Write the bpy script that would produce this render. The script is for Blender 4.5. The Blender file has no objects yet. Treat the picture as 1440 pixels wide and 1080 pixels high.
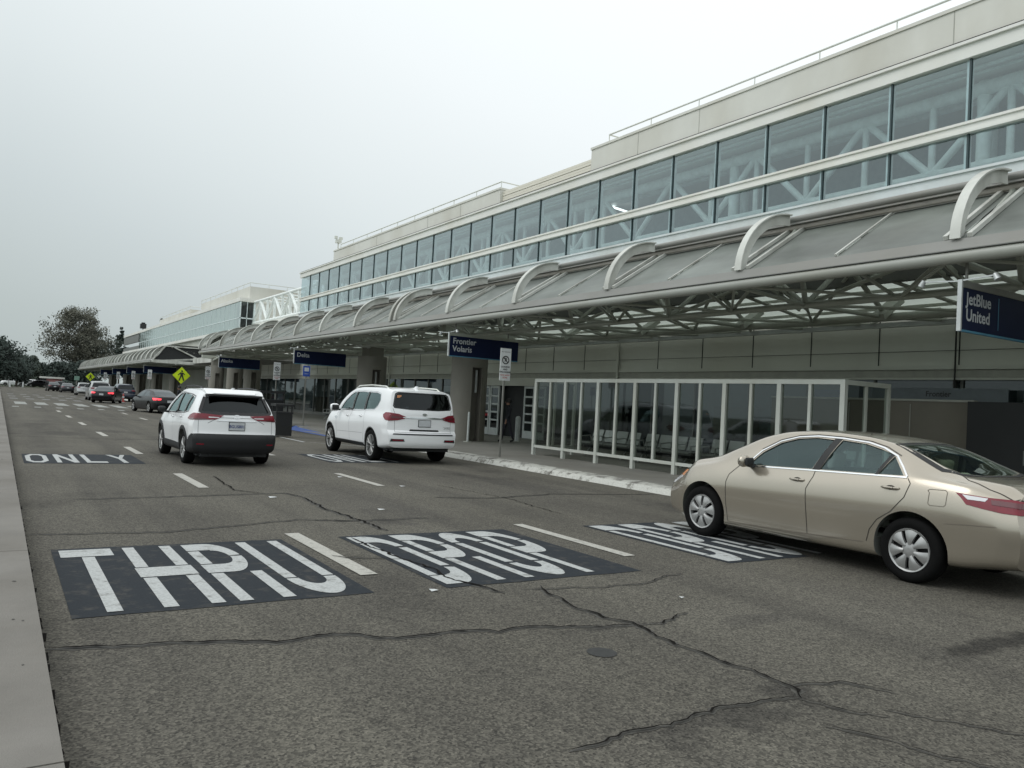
import bpy, bmesh, math, random
from mathutils import Vector, Matrix
from mathutils.bvhtree import BVHTree
from mathutils.geometry import delaunay_2d_cdt
PI = math.pi
R = math.radians
scene = bpy.context.scene
col = scene.collection
ORG = {}

# ------------------------------------------------------------------ materials
def nodes_of(name):
    m = bpy.data.materials.new(name)
    m.use_nodes = True
    nt = m.node_tree
    b = nt.nodes.get('Principled BSDF')
    return m, nt, b

def pmat(name, c, rough=.6, metal=0., var=.12, scale=3., bump=0., bscale=40., c2=None, coat=0., spec=.5, stretch=(1, 1, 1), dirt=0.):
    m, nt, b = nodes_of(name)
    N = nt.nodes.new; L = nt.links.new
    tc = N('ShaderNodeTexCoord'); mp = N('ShaderNodeMapping')
    mp.inputs['Scale'].default_value = stretch
    L(tc.outputs['Object'], mp.inputs[0])
    nz = N('ShaderNodeTexNoise'); nz.inputs['Scale'].default_value = scale; nz.inputs['Detail'].default_value = 6; nz.inputs['Roughness'].default_value = .6
    L(mp.outputs[0], nz.inputs['Vector'])
    rp = N('ShaderNodeValToRGB')
    rp.color_ramp.elements[0].position = .3; rp.color_ramp.elements[1].position = .7
    a = [max(0, x * (1 - var)) for x in c]; d = [min(1, x * (1 + var)) for x in (c2 or c)]
    rp.color_ramp.elements[0].color = (*a, 1); rp.color_ramp.elements[1].color = (*d, 1)
    L(nz.outputs['Fac'], rp.inputs[0])
    out = rp.outputs[0]
    if dirt:
        n2 = N('ShaderNodeTexNoise'); n2.inputs['Scale'].default_value = scale * .35; n2.inputs['Detail'].default_value = 8
        m2 = N('ShaderNodeMapping'); m2.inputs['Scale'].default_value = (1, 1, .25); L(tc.outputs['Object'], m2.inputs[0]); L(m2.outputs[0], n2.inputs['Vector'])
        r2 = N('ShaderNodeValToRGB'); r2.color_ramp.elements[0].position = .42; r2.color_ramp.elements[1].position = .68
        r2.color_ramp.elements[0].color = (1, 1, 1, 1); v = 1 - dirt; r2.color_ramp.elements[1].color = (v, v * .98, v * .94, 1)
        L(n2.outputs['Fac'], r2.inputs[0])
        mx = N('ShaderNodeMixRGB'); mx.blend_type = 'MULTIPLY'; mx.inputs[0].default_value = 1
        L(out, mx.inputs[1]); L(r2.outputs[0], mx.inputs[2]); out = mx.outputs[0]
    L(out, b.inputs['Base Color'])
    b.inputs['Roughness'].default_value = rough; b.inputs['Metallic'].default_value = metal
    b.inputs['Coat Weight'].default_value = coat; b.inputs['Coat Roughness'].default_value = .06
    b.inputs['Specular IOR Level'].default_value = spec
    if bump:
        n3 = N('ShaderNodeTexNoise'); n3.inputs['Scale'].default_value = bscale; n3.inputs['Detail'].default_value = 5
        L(mp.outputs[0], n3.inputs['Vector'])
        bp = N('ShaderNodeBump'); bp.inputs['Strength'].default_value = bump; bp.inputs['Distance'].default_value = .01
        L(n3.outputs['Fac'], bp.inputs['Height']); L(bp.outputs[0], b.inputs['Normal'])
    return m

def glassmat(name, tint, base=.12, rough=.02, refl=1.0, gcol=(.9, .97, 1), pw=4.0):
    m, nt, b = nodes_of(name)
    N = nt.nodes.new; L = nt.links.new
    nt.nodes.remove(b)
    out = [n for n in nt.nodes if n.type == 'OUTPUT_MATERIAL'][0]
    tr = N('ShaderNodeBsdfTransparent'); gl = N('ShaderNodeBsdfGlossy')
    tc = N('ShaderNodeTexCoord'); nz = N('ShaderNodeTexNoise'); nz.inputs['Scale'].default_value = .8; L(tc.outputs['Object'], nz.inputs['Vector'])
    rp = N('ShaderNodeValToRGB'); rp.color_ramp.elements[0].color = (*[t * .88 for t in tint], 1); rp.color_ramp.elements[1].color = (*[min(1, t * 1.1) for t in tint], 1)
    L(nz.outputs['Fac'], rp.inputs[0]); L(rp.outputs[0], tr.inputs[0])
    gl.inputs['Color'].default_value = (*gcol, 1); gl.inputs['Roughness'].default_value = rough
    lw = N('ShaderNodeLayerWeight'); lw.inputs['Blend'].default_value = .5
    fr = N('ShaderNodeMath'); fr.operation = 'POWER'; fr.inputs[1].default_value = pw; L(lw.outputs['Facing'], fr.inputs[0])
    ma = N('ShaderNodeMath'); ma.operation = 'MULTIPLY_ADD'; ma.inputs[1].default_value = refl; ma.inputs[2].default_value = base; ma.use_clamp = True
    L(fr.outputs[0], ma.inputs[0])
    mx = N('ShaderNodeMixShader'); L(ma.outputs[0], mx.inputs[0]); L(tr.outputs[0], mx.inputs[1]); L(gl.outputs[0], mx.inputs[2])
    L(mx.outputs[0], out.inputs[0])
    return m

def emat(name, c, s):
    m, nt, b = nodes_of(name)
    b.inputs['Base Color'].default_value = (*c, 1)
    b.inputs['Emission Color'].default_value = (*c, 1); b.inputs['Emission Strength'].default_value = s
    return m

# ------------------------------------------------------------------ object helpers
def tag(o, label=None, cat=None, group=None, kind=None):
    if label: o['label'] = label
    if cat: o['category'] = cat
    if group: o['group'] = group
    if kind: o['kind'] = kind
    return o

def root(name, loc, label, cat, group=None, rz=0.):
    o = bpy.data.objects.new(name, None); col.objects.link(o)
    o.empty_display_size = .2
    o.location = loc; o.rotation_euler = (0, 0, rz)
    ORG[o.name] = Vector(loc)
    return tag(o, label, cat, group)

class MB:
    def __init__(s): s.v = []; s.f = []; s.mi = []; s.cur = 0
    def add(s, vs, fs):
        n = len(s.v); s.v += [tuple(p) for p in vs]; s.f += [tuple(i + n for i in f) for f in fs]; s.mi += [s.cur] * len(fs); return s
    def box(s, x0, x1, y0, y1, z0, z1):
        return s.add([(x0, y0, z0), (x1, y0, z0), (x1, y1, z0), (x0, y1, z0), (x0, y0, z1), (x1, y0, z1), (x1, y1, z1), (x0, y1, z1)],
                     [(3, 2, 1, 0), (4, 5, 6, 7), (0, 1, 5, 4), (1, 2, 6, 5), (2, 3, 7, 6), (3, 0, 4, 7)])
    def tube(s, p, q, r, n=10, r2=None):
        p = Vector(p); q = Vector(q); d = (q - p).normalized()
        a = d.orthogonal().normalized(); b = d.cross(a); r2 = r if r2 is None else r2
        vs = []
        for c, rr in ((p, r), (q, r2)):
            for i in range(n):
                t = 2 * PI * i / n; vs.append(c + (a * math.cos(t) + b * math.sin(t)) * rr)
        fs = [(i, (i + 1) % n, n + (i + 1) % n, n + i) for i in range(n)]
        fs += [tuple(range(n))[::-1], tuple(range(n, 2 * n))]
        return s.add(vs, fs)
    def bar(s, p, q, w, h, up=(0, 0, 1)):
        p = Vector(p); q = Vector(q); d = (q - p).normalized(); a = d.cross(Vector(up))
        if a.length < 1e-5: a = d.orthogonal()
        a.normalize(); b = a.cross(d)
        vs = []
        for c in (p, q):
            for sx, sz in ((-1, -1), (1, -1), (1, 1), (-1, 1)): vs.append(c + a * w / 2 * sx + b * h / 2 * sz)
        return s.add(vs, [(0, 1, 2, 3), (7, 6, 5, 4), (0, 4, 5, 1), (1, 5, 6, 2), (2, 6, 7, 3), (3, 7, 4, 0)])
    def prism(s, poly, axis, a, b):
        n = len(poly)
        def P(u, v, w): return {'x': (w, u, v), 'y': (u, w, v), 'z': (u, v, w)}[axis]
        vs = [P(u, v, a) for u, v in poly] + [P(u, v, b) for u, v in poly]
        return s.add(vs, [tuple(range(n))[::-1], tuple(range(n, 2 * n))] + [(i, (i + 1) % n, n + (i + 1) % n, n + i) for i in range(n)])
    def flat(s, poly, z): return s.add([(u, v, z) for u, v in poly], [tuple(range(len(poly)))])
    def sweep(s, pts, r, n=8, up=None):
        for a, b in zip(pts, pts[1:]): s.tube(a, b, r, n)
        return s
    def lathe(s, prof, n=32, axis='x', c=(0, 0, 0), close=False):
        k = len(prof); vs = []
        for i in range(n):
            t = 2 * PI * i / n
            for (u, r) in prof:
                if axis == 'x': vs.append((c[0] + u, c[1] + r * math.cos(t), c[2] + r * math.sin(t)))
                else: vs.append((c[0] + r * math.cos(t), c[1] + r * math.sin(t), c[2] + u))
        fs = []
        for i in range(n):
            j = (i + 1) % n
            for q in range(k - (0 if close else 1)):
                q2 = (q + 1) % k
                fs.append((i * k + q, j * k + q, j * k + q2, i * k + q2))
        return s.add(vs, fs)
    def build(s, name, mat, parent=None, smooth=None, fix=True):
        me = bpy.data.meshes.new(name)
        off = ORG.get(parent.name, Vector()) if parent else Vector()
        me.from_pydata([tuple(Vector(p) - off) for p in s.v], [], s.f)
        mats = mat if isinstance(mat, (list, tuple)) else [mat]
        for m in mats: me.materials.append(m)
        if len(mats) > 1:
            for p, i in zip(me.polygons, s.mi): p.material_index = i
        if fix:
            bm = bmesh.new(); bm.from_mesh(me); bmesh.ops.recalc_face_normals(bm, faces=bm.faces); bm.to_mesh(me); bm.free()
        if smooth:
            for p in me.polygons: p.use_smooth = True
            me.set_sharp_from_angle(angle=R(smooth))
        o = bpy.data.objects.new(name, me); col.objects.link(o)
        if parent: o.parent = parent; ORG[o.name] = off
        return o

def copy_tree(o, parent=None):
    c = o.copy(); col.objects.link(c); c.parent = parent
    if o.name in ORG: ORG[c.name] = ORG[o.name]
    for ch in list(o.children): copy_tree(ch, c)
    return c

def text_mb(s, size, mat4, mb=None, extrude=0., bold=.0, align='LEFT', sx=1.):
    """letters as a mesh; text lies in the local xy plane, then mat4"""
    cu = bpy.data.curves.new('t', 'FONT'); cu.body = s; cu.size = size; cu.align_x = align; cu.offset = bold; cu.resolution_u = 3
    cu.extrude = extrude
    ob = bpy.data.objects.new('t', cu); col.objects.link(ob)
    dg = bpy.context.evaluated_depsgraph_get(); dg.update()
    me = bpy.data.meshes.new_from_object(ob.evaluated_get(dg))
    mb = mb or MB()
    mb.add([mat4 @ Vector((v.co.x * sx, v.co.y, v.co.z)) for v in me.vertices], [tuple(p.vertices) for p in me.polygons])
    bpy.data.objects.remove(ob); bpy.data.curves.remove(cu); bpy.data.meshes.remove(me)
    return mb
def face_south(x, y, z):  # text readable when looking towards +Y
    return Matrix(((1, 0, 0, x), (0, 0, -1, y), (0, 1, 0, z), (0, 0, 0, 1)))
# ------------------------------------------------------------------ material library
M = {}
def asphalt():
    m, nt, b = nodes_of('asphalt')
    N = nt.nodes.new; L = nt.links.new
    tc = N('ShaderNodeTexCoord')
    def noise(sc, det=5, vec=None, rg=.6):
        n = N('ShaderNodeTexNoise'); n.inputs['Scale'].default_value = sc; n.inputs['Detail'].default_value = det; n.inputs['Roughness'].default_value = rg
        L(vec or tc.outputs['Object'], n.inputs['Vector']); return n.outputs['Fac']
    def ramp(f, p0, c0, p1, c1):
        r = N('ShaderNodeValToRGB'); r.color_ramp.elements[0].position = p0; r.color_ramp.elements[1].position = p1
        r.color_ramp.elements[0].color = (*c0, 1); r.color_ramp.elements[1].color = (*c1, 1); L(f, r.inputs[0]); return r.outputs[0]
    def mul(a, c):
        x = N('ShaderNodeMixRGB'); x.blend_type = 'MULTIPLY'; x.inputs[0].default_value = 1; L(a, x.inputs[1]); L(c, x.inputs[2]); return x.outputs[0]
    base = ramp(noise(.35, 6), .3, (.076, .072, .063), .72, (.104, .099, .087))
    vo = N('ShaderNodeTexVoronoi'); vo.inputs['Scale'].default_value = 78; L(tc.outputs['Object'], vo.inputs['Vector'])
    sp = ramp(vo.outputs['Color'], .1, (.5, .5, .5), .98, (1.85, 1.82, 1.75))
    c = mul(base, sp)
    c = mul(c, ramp(noise(16, 8, rg=.8), .3, (.72, .72, .72), .7, (1.22, 1.22, 1.2)))
    # darker tyre tracks along the lanes (stretched along Y) and blotchy stains
    mp = N('ShaderNodeMapping'); mp.inputs['Scale'].default_value = (1.1, .06, 1); L(tc.outputs['Object'], mp.inputs[0])
    c = mul(c, ramp(noise(1.0, 4, mp.outputs[0]), .36, (.80, .80, .81), .6, (1.06, 1.06, 1.05)))
    mp2 = N('ShaderNodeMapping'); mp2.inputs['Scale'].default_value = (.5, .25, 1); mp2.inputs['Location'].default_value = (3.1, 7.7, 0); L(tc.outputs['Object'], mp2.inputs[0])
    c = mul(c, ramp(noise(.9, 5, mp2.outputs[0]), .28, (.58, .58, .6), .45, (1, 1, 1)))
    # oil and water stains at definite spots on the road
    nz = noise(3.5, 6)
    for (sx, sy, rx, ry, k) in ((6.7, 3.15, 1.5, .22, .40), (3.5, 3.0, 1.1, .30, .62), (4.2, 3.15, .35, .25, .6), (5.3, 4.4, .8, .25, .75), (5.0, 12, 1.2, 4, .85), (9.3, 14, 1.0, 3.5, .72), (1.8, 29, 1.2, 2.0, .66), (3.4, 31, .8, 1.5, .72), (4.6, 9.9, .8, .5, .8), (8.2, 2.5, 1.0, .7, .7), (4.0, 4.7, .7, .12, .7), (10.3, 9, .9, 4, .7), (5.6, 24, .7, 3, .75)):
        mp3 = N('ShaderNodeMapping'); mp3.vector_type = 'POINT'; mp3.inputs['Location'].default_value = (-sx / rx, -sy / ry, 0); mp3.inputs['Scale'].default_value = (1 / rx, 1 / ry, 0)
        L(tc.outputs['Object'], mp3.inputs[0]); ln_ = N('ShaderNodeVectorMath'); ln_.operation = 'LENGTH'; L(mp3.outputs[0], ln_.inputs[0])
        ad_ = N('ShaderNodeMath'); ad_.operation = 'MULTIPLY_ADD'; ad_.inputs[1].default_value = 1.5; L(nz, ad_.inputs[0]); L(ln_.outputs['Value'], ad_.inputs[2])
        of_ = N('ShaderNodeMath'); of_.operation = 'SUBTRACT'; of_.inputs[1].default_value = .95; L(ad_.outputs[0], of_.inputs[0]); c = mul(c, ramp(of_.outputs[0], .12, (k, k, k * 1.03), .5, (1, 1, 1)))
    L(c, b.inputs['Base Color']); b.inputs['Roughness'].default_value = .9; b.inputs['Specular IOR Level'].default_value = .2
    bp = N('ShaderNodeBump'); bp.inputs['Strength'].default_value = .5; bp.inputs['Distance'].default_value = .006
    L(vo.outputs['Distance'], bp.inputs['Height']); L(bp.outputs[0], b.inputs['Normal'])
    return m
M['asphalt'] = asphalt()

def worn(name, c, under, p0=.52, p1=.6, scale=6., rough=.7, fine=.3):
    """paint that has worn through to what lies below"""
    m, nt, b = nodes_of(name)
    N = nt.nodes.new; L = nt.links.new
    tc = N('ShaderNodeTexCoord')
    n = N('ShaderNodeTexNoise'); n.inputs['Scale'].default_value = scale; n.inputs['Detail'].default_value = 9; n.inputs['Roughness'].default_value = .7
    L(tc.outputs['Object'], n.inputs['Vector'])
    r = N('ShaderNodeValToRGB'); r.color_ramp.elements[0].position = p0; r.color_ramp.elements[1].position = p1
    L(n.outputs['Fac'], r.inputs[0])
    n2 = N('ShaderNodeTexNoise'); n2.inputs['Scale'].default_value = 60; n2.inputs['Detail'].default_value = 4; L(tc.outputs['Object'], n2.inputs['Vector'])
    r2 = N('ShaderNodeValToRGB'); r2.color_ramp.elements[0].position = .3; r2.color_ramp.elements[1].position = .6
    r2.color_ramp.elements[0].color = (*[x * (1 - fine) for x in c], 1); r2.color_ramp.elements[1].color = (*c, 1)
    L(n2.outputs['Fac'], r2.inputs[0])
    mx = N('ShaderNodeMixRGB'); L(r.outputs[0], mx.inputs[0]); L(r2.outputs[0], mx.inputs[1]); mx.inputs[2].default_value = (*under, 1)
    L(mx.outputs[0], b.inputs['Base Color']); b.inputs['Roughness'].default_value = rough
    b.inputs['Specular IOR Level'].default_value = .3
    return m
M['road_white'] = worn('white_road_paint', (.43, .445, .44), (.15, .15, .14), .545, .68, 6)
M['dash_white'] = worn('worn_lane_paint', (.43, .42, .38), (.16, .155, .14), .54, .72, 7)
M['road_black'] = worn('dark_road_coating', (.017, .022, .028), (.06, .057, .052), .52, .72, 5, .92)
M['faded_white'] = worn('faded_crosswalk_paint', (.32, .33, .31), (.12, .12, .11), .48, .66, 5)
M['very_faded_white'] = worn('very_faded_paint', (.20, .205, .195), (.105, .102, .094), .42, .58, 3)
M['kerb_white'] = worn('peeling_kerb_paint', (.52, .52, .48), (.17, .165, .145), .52, .62, 3.5)
M['kerb_top'] = worn('peeling_kerb_top', (.46, .46, .42), (.17, .165, .15), .47, .57, 2.4)
M['crack'] = pmat('road_crack_dark', (.012, .011, .010), 1, scale=8, spec=.05)
M['patch'] = worn('crack_halo', (.058, .055, .049), (.085, .082, .073), .40, .62, 9)
M['cover'] = pmat('iron_cover', (.026, .027, .026), .8, var=.3, scale=30)
M['blue_paint'] = worn('blue_ramp_paint', (.07, .12, .32), (.12, .13, .18), .6, .75, 6)
M['walk'] = pmat('left_pavement_concrete', (.178, .168, .152), .9, var=.12, scale=1.6, bump=.4, bscale=150, dirt=.25)
M['walk2'] = pmat('terminal_pavement_concrete', (.18, .176, .158), .85, var=.12, scale=.8, bump=.2, bscale=90, dirt=.2)
M['grass'] = pmat('lawn', (.07, .085, .05), .95, var=.3, scale=.3)
M['facade'] = pmat('pale_metal_panel', (.64, .635, .585), .5, var=.04, scale=.9, dirt=.14)
M['louvre'] = pmat('louvre_panel', (.70, .67, .58), .5, var=.03, scale=.5)
M['cornice'] = pmat('pale_cornice', (.74, .74, .70), .45, var=.03, scale=1, dirt=.08)
M['band'] = pmat('light_grey_flashing', (.62, .66, .67), .45, var=.05, scale=2, dirt=.12)
M['mullion'] = pmat('dark_green_mullion', (.03, .055, .06), .35)
M['fin'] = pmat('pale_glass_fin', (.70, .78, .78), .4)
M['white_steel'] = pmat('white_painted_steel', (.66, .68, .64), .4, var=.05, scale=3, dirt=.08)
M['truss_in'] = pmat('interior_white_truss', (.78, .82, .80), .5)
M['interior_wall'] = pmat('interior_grey_wall', (.24, .28, .29), .8)
M['interior_floor'] = pmat('interior_floor', (.3, .3, .28), .5)
M['canopy_steel'] = pmat('canopy_grey_steel', (.40, .42, .37), .5, var=.1, scale=2, dirt=.15)
M['canopy_dark'] = pmat('canopy_dark_steel', (.14, .145, .135), .5)
M['tube'] = pmat('canopy_front_tube_paint', (.34, .35, .32), .35, var=.06, scale=1.5, dirt=.1, stretch=(1, .3, 1))
M['rib'] = pmat('canopy_rib_white', (.58, .59, .55), .5, var=.08, scale=4, dirt=.42)
M['gutter'] = pmat('canopy_gutter', (.22, .22, .205), .5, var=.08, scale=2, dirt=.1, stretch=(1, .2, 1))
M['canopy_glass'] = pmat('canopy_polycarbonate_panel', (.165, .182, .168), .45, var=.34, scale=.8, dirt=.25, stretch=(1, .5, 1), spec=.25)  # noise variation paints in patches of light and reflection streaks, besides dirt
M['dim_board'] = pmat('dim_blue_board', (.13, .15, .165), .5)
M['pink'] = pmat('faded_pink_flashing', (.42, .39, .355), .6, dirt=.1)
def translucent():
    m, nt, b = nodes_of('translucent_ceiling'); N = nt.nodes.new; L = nt.links.new
    out = [n for n in nt.nodes if n.type == 'OUTPUT_MATERIAL'][0]
    t = N('ShaderNodeBsdfTranslucent'); t.inputs[0].default_value = (.85, .92, .85, 1)
    b.inputs['Base Color'].default_value = (.5, .55, .5, 1)
    mx = N('ShaderNodeMixShader'); mx.inputs[0].default_value = .38; L(b.outputs[0], mx.inputs[1]); L(t.outputs[0], mx.inputs[2]); L(mx.outputs[0], out.inputs[0])
    return m
M['ceiling'] = translucent()
M['wall'] = pmat('grey_lower_wall', (.54, .55, .50), .7, var=.05, scale=.6, dirt=.12)
M['wall_dark'] = pmat('grey_lower_wall_band', (.34, .34, .30), .7)
M['joint'] = pmat('panel_joint', (.02, .02, .02), .8)
M['concrete'] = pmat('column_concrete', (.21, .20, .175), .85, var=.08, scale=1.5, bump=.15, bscale=60, dirt=.18)
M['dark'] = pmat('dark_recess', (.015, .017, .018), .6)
M['black'] = pmat('matt_black', (.010, .011, .012), .6)
M['black_gloss'] = pmat('gloss_black', (.008, .008, .01), .12)
M['door_frame'] = pmat('door_frame_white', (.50, .53, .52), .5)
M['win_glass'] = glassmat('upper_window_glass', (.66, .75, .76), .12, .015, 1.0, (.86, .95, .97), 2.6)
M['win_glass_far'] = glassmat('far_window_glass', (.6, .68, .67), .50, .06, .6, (.84, .92, .91))
M['shop_glass'] = glassmat('ground_floor_glass', (.42, .46, .46), .05, .02, .6)
M['smoke_glass'] = glassmat('smoked_screen_glass', (.50, .53, .50), .055, .03, .5)
M['screen_frame'] = pmat('cream_screen_frame', (.50, .52, .48), .5, var=.04, dirt=.08)
M['sign_navy'] = pmat('sign_navy_face', (.006, .012, .045), .5, var=.05, spec=.2)
M['sign_text'] = pmat('sign_grey_letters', (.50, .52, .54), .5)
M['sign_edge'] = pmat('sign_silver_frame', (.52, .54, .54), .35, metal=.3)
M['sign_trim'] = pmat('sign_teal_trim', (.07, .22, .33), .4)
M['sign_white'] = pmat('sign_white_face', (.60, .62, .62), .5)
M['sign_ink'] = pmat('sign_black_ink', (.03, .03, .03), .5)
M['sign_red'] = pmat('sign_red_ink', (.45, .10, .09), .5)
M['sign_blue'] = pmat('sign_blue_face', (.03, .09, .42), .4)
M['ped_yellow'] = pmat('fluorescent_yellow_green', (.62, .80, .02), .4)
M['pole'] = pmat('galvanised_pole', (.22, .22, .20), .5, metal=.3)
M['chair'] = pmat('bench_silver', (.42, .43, .42), .35, metal=.6)
M['tan'] = pmat('tan_panel', (.17, .155, .125), .7, var=.08, scale=1.2, dirt=.15)
M['tyre'] = pmat('tyre_rubber', (.006, .006, .006), .85, var=.2, scale=20, spec=.12)
M['rim'] = pmat('silver_wheel', (.36, .36, .355), .34, metal=.5, var=.06, scale=8)
M['rim_dark'] = pmat('dark_wheel_recess', (.02, .02, .02), .6)
M['chrome'] = pmat('chrome_trim', (.75, .76, .77), .12, metal=1., var=.02)
M['beige_paint'] = pmat('beige_metallic_paint', (.385, .345, .283), .23, metal=.62, var=.015, scale=1, coat=1)
M['white_paint'] = pmat('white_car_paint', (.80, .81, .82), .3, var=.01, scale=1, coat=.6)
M['black_paint'] = pmat('black_car_paint', (.006, .006, .008), .3, coat=.12, spec=.3, var=.05)
M['grey_paint'] = pmat('charcoal_car_paint', (.02, .022, .028), .3, coat=.3, metal=.1, var=.05)
M['navy_paint'] = pmat('navy_car_paint', (.02, .028, .05), .25, coat=.7, var=.05)
M['silver_paint'] = pmat('silver_car_paint', (.45, .46, .46), .3, coat=.6, metal=.4, var=.03)
M['plastic'] = pmat('black_cladding', (.010, .011, .013), .6, var=.1, scale=6)
M['seam'] = pmat('panel_gap', (.025, .022, .018), .9)  # real panel gaps, and the painted shade behind door handles
M['seam_soft'] = pmat('soft_panel_gap', (.13, .112, .09), .8)
M['seam_white'] = pmat('white_panel_gap', (.28, .29, .30), .8)  # real gaps on white bodies, and the painted shade of creases
M['cabin'] = pmat('cabin_fabric', (.11, .115, .105), .8, var=.15)
M['seat_fab'] = pmat('seat_fabric', (.26, .26, .235), .85, var=.1)
M['car_glass'] = glassmat('car_side_glass', (.66, .78, .78), .075, .02, .95, (.72, .92, .93))
M['car_glass_green'] = glassmat('car_rear_glass', (.62, .72, .60), .05, .02, .9)
M['privacy'] = glassmat('dark_privacy_glass', (.030, .034, .04), .035, .02, .9)
M['lamp_red'] = pmat('red_lens', (.17, .004, .016), .25, coat=.2, var=.15, scale=14)
M['lamp_dark'] = pmat('dark_red_lens', (.09, .006, .012), .15, coat=.8)
M['lamp_white'] = pmat('clear_lens', (.72, .72, .74), .15, coat=.6)
M['lamp_amber'] = pmat('amber_lens', (.65, .28, .12), .2, coat=.6)
M['lamp_lit'] = emat('lit_tail_lamp', (1., .05, .07), 1.6)
M['plate'] = pmat('number_plate', (.52, .54, .56), .5)
M['plate_ink'] = pmat('number_plate_ink', (.05, .07, .2), .5)
M['skin'] = pmat('skin', (.35, .2, .14), .6)
M['hair'] = pmat('black_hair', (.012, .01, .01), .6)
M['coat_dark'] = pmat('dark_clothing', (.02, .022, .028), .9)
M['trouser'] = pmat('dark_trousers', (.03, .03, .04), .9)
M['leaf_a'] = pmat('dry_brown_green_leaves', (.052, .062, .044), .8, var=.4, scale=.6, c2=(.108, .106, .080))
M['leaf_b'] = pmat('dark_green_leaves', (.030, .046, .038), .8, var=.4, scale=.6)
M['leaf_c'] = pmat('mid_green_leaves', (.045, .060, .045), .8, var=.4, scale=.6)
M['bark'] = pmat('bark', (.10, .085, .07), .9)
M['pink_wall'] = pmat('pink_wall', (.38, .17, .17), .8)
M['lampglow'] = emat('lit_fluorescent_tube', (1, 1, .98), 2.2)
M['disc'] = pmat('lamp_disc', (.55, .57, .54), .5)
# ------------------------------------------------------------------ ground
S = 'structure'
def struct(mb, name, mat, smooth=None): return tag(mb.build(name, mat, smooth=smooth), kind=S)
struct(MB().box(-1500, 1500, -1500, 2500, -.6, -.02), 'ground', M['grass'])
# the road is one sheet, with a cross road far ahead
rd = MB(); rd.add([(.31, -25, 0), (11.62, -25, 0), (11.62, 178, 0), (.31, 178, 0)], [(0, 1, 2, 3)])
struct(rd, 'road', M['asphalt'])
cr = MB(); cr.add([(-90, 178, 0), (60, 178, 0), (60, 205, 0), (-90, 205, 0)], [(0, 1, 2, 3)])
struct(cr, 'cross_road', M['asphalt'])
# left pavement, slab by slab with open joints
lp = MB(); y = -24.
while y < 178:
    lp.box(-6, .31, y, y + 4.585, -.1, .15); y += 4.6
lp.box(-6, .30, -24, 178, -.1, .142)
struct(lp, 'pavement_left', M['walk'])
jd = MB(); jd.box(.30, .33, -24, 178, -.05, .003); random.seed(2); yy = -20.
while yy < 60:
    w_ = random.uniform(.334, .356); e_ = yy + random.uniform(.05, .22); jd.add([(.31, yy, .0035), (w_, yy + .02, .0035), (w_ + random.uniform(-.015, .015), e_ - .01, .0035), (.31, e_, .0035)], [(0, 1, 2, 3)]); yy = e_ - .005
struct(jd, 'gutter_joint_left', M['crack'])
sp_ = MB()
for (x_, y_, r_) in ((.19, 6.95, .012), (.17, 5.85, .008), (.22, 5.80, .007), (-.1, 6.3, .007), (.2, 4.9, .006), (.05, 9.2, .012), (.1, 12.4, .015), (-.2, 14, .02), (.15, 17.5, .02)):
    sp_.flat([(x_ + r_ * (1 + .3 * math.sin(i * 2.3)) * math.cos(i * .785), y_ + 1.6 * r_ * math.sin(i * .785)) for i in range(8)], .1535)
struct(sp_, 'pavement_spots', M['patch'])
# terminal pavement
tp = MB(); y = -24.
while y < 178:
    for x0, x1 in ((12.05, 15.0), (15.01, 18.0), (18.01, 21.2)):
        tp.box(x0, x1, y, y + 3.59, -.1, .15)
    y += 3.6
tp.box(12.04, 21.2, -24, 178, -.1, .143)
struct(tp, 'pavement_terminal', M['walk2'])
# kerb: sloping face and rounded nose
def kerb(y0, y1):
    prof = [(11.55, 0.002), (11.60, .06), (11.66, .12), (11.75, .148), (12.05, .152)]
    mb = MB(); y = y0; random.seed(int(y0) + 5)
    while y < y1 - .01:
        e = min(y + 3.0, y1); n = 10; vs = []
        for i in range(n + 1):
            yy = y + .006 + (e - y - .012) * i / n
            for (x, z) in prof: vs.append((x + random.uniform(-.006, .006), yy, z + (random.uniform(-.003, .003) if z > .01 else 0)))
        k = len(prof); fs = [(i * k + j, i * k + j + 1, (i + 1) * k + j + 1, (i + 1) * k + j) for i in range(n) for j in range(k - 1)]
        mats = len(mb.f); mb.add(vs, fs)
        for q in range(mats, len(mb.f)): mb.mi[q] = 1 if (q - mats) % (k - 1) >= 2 else 0
        y = e
    return mb
struct(kerb(-20, 31.0), 'kerb', [M['kerb_white'], M['kerb_top']], 40)
struct(kerb(37.6, 178), 'kerb', [M['kerb_white'], M['kerb_top']], 40)
struct(MB().box(11.62, 12.05, 31, 37.6, -.1, .02), 'kerb_ramp_landing', M['walk2'])
rm = MB(); rm.add([(11.3, 31.3, .006), (12.1, 33.2, .008), (12.6, 37.4, .156), (12.0, 37.4, .156), (11.3, 36.6, .02)], [(0, 1, 2, 3, 4)])
struct(rm, 'blue_kerb_ramp', M['blue_paint'])
# -------- painted markings
def quad(mb, x0, x1, y0, y1, z=.008, j=0.): 
    return mb.add([(x0, y0, z), (x1, y0, z), (x1 + j, y1, z), (x0 + j, y1, z)], [(0, 1, 2, 3)])
ln = MB()
for i in range(8):
    y = 6.95 + 7.0 * i
    if y < 54: quad(ln, 2.93 - .02 * i, 3.10 - .02 * i, y, y + 2.35)
struct(ln, 'lane_line', M['dash_white'])
ln = MB()
for i in range(8):
    y = 6.92 + 7.05 * i
    if y < 54: quad(ln, 6.12, 6.28, y, y + 2.35)
struct(ln, 'lane_line', M['dash_white'])
cw = MB()
for i in range(8): quad(cw, 1.05 + i * 1.24, 1.75 + i * 1.24, 62, 68.5)
struct(cw, 'crosswalk', M['faded_white'])
cw = MB(); 
for i in range(9): quad(cw, .8 + i * 1.15, 1.15 + i * 1.15, 55.6, 57)
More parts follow.
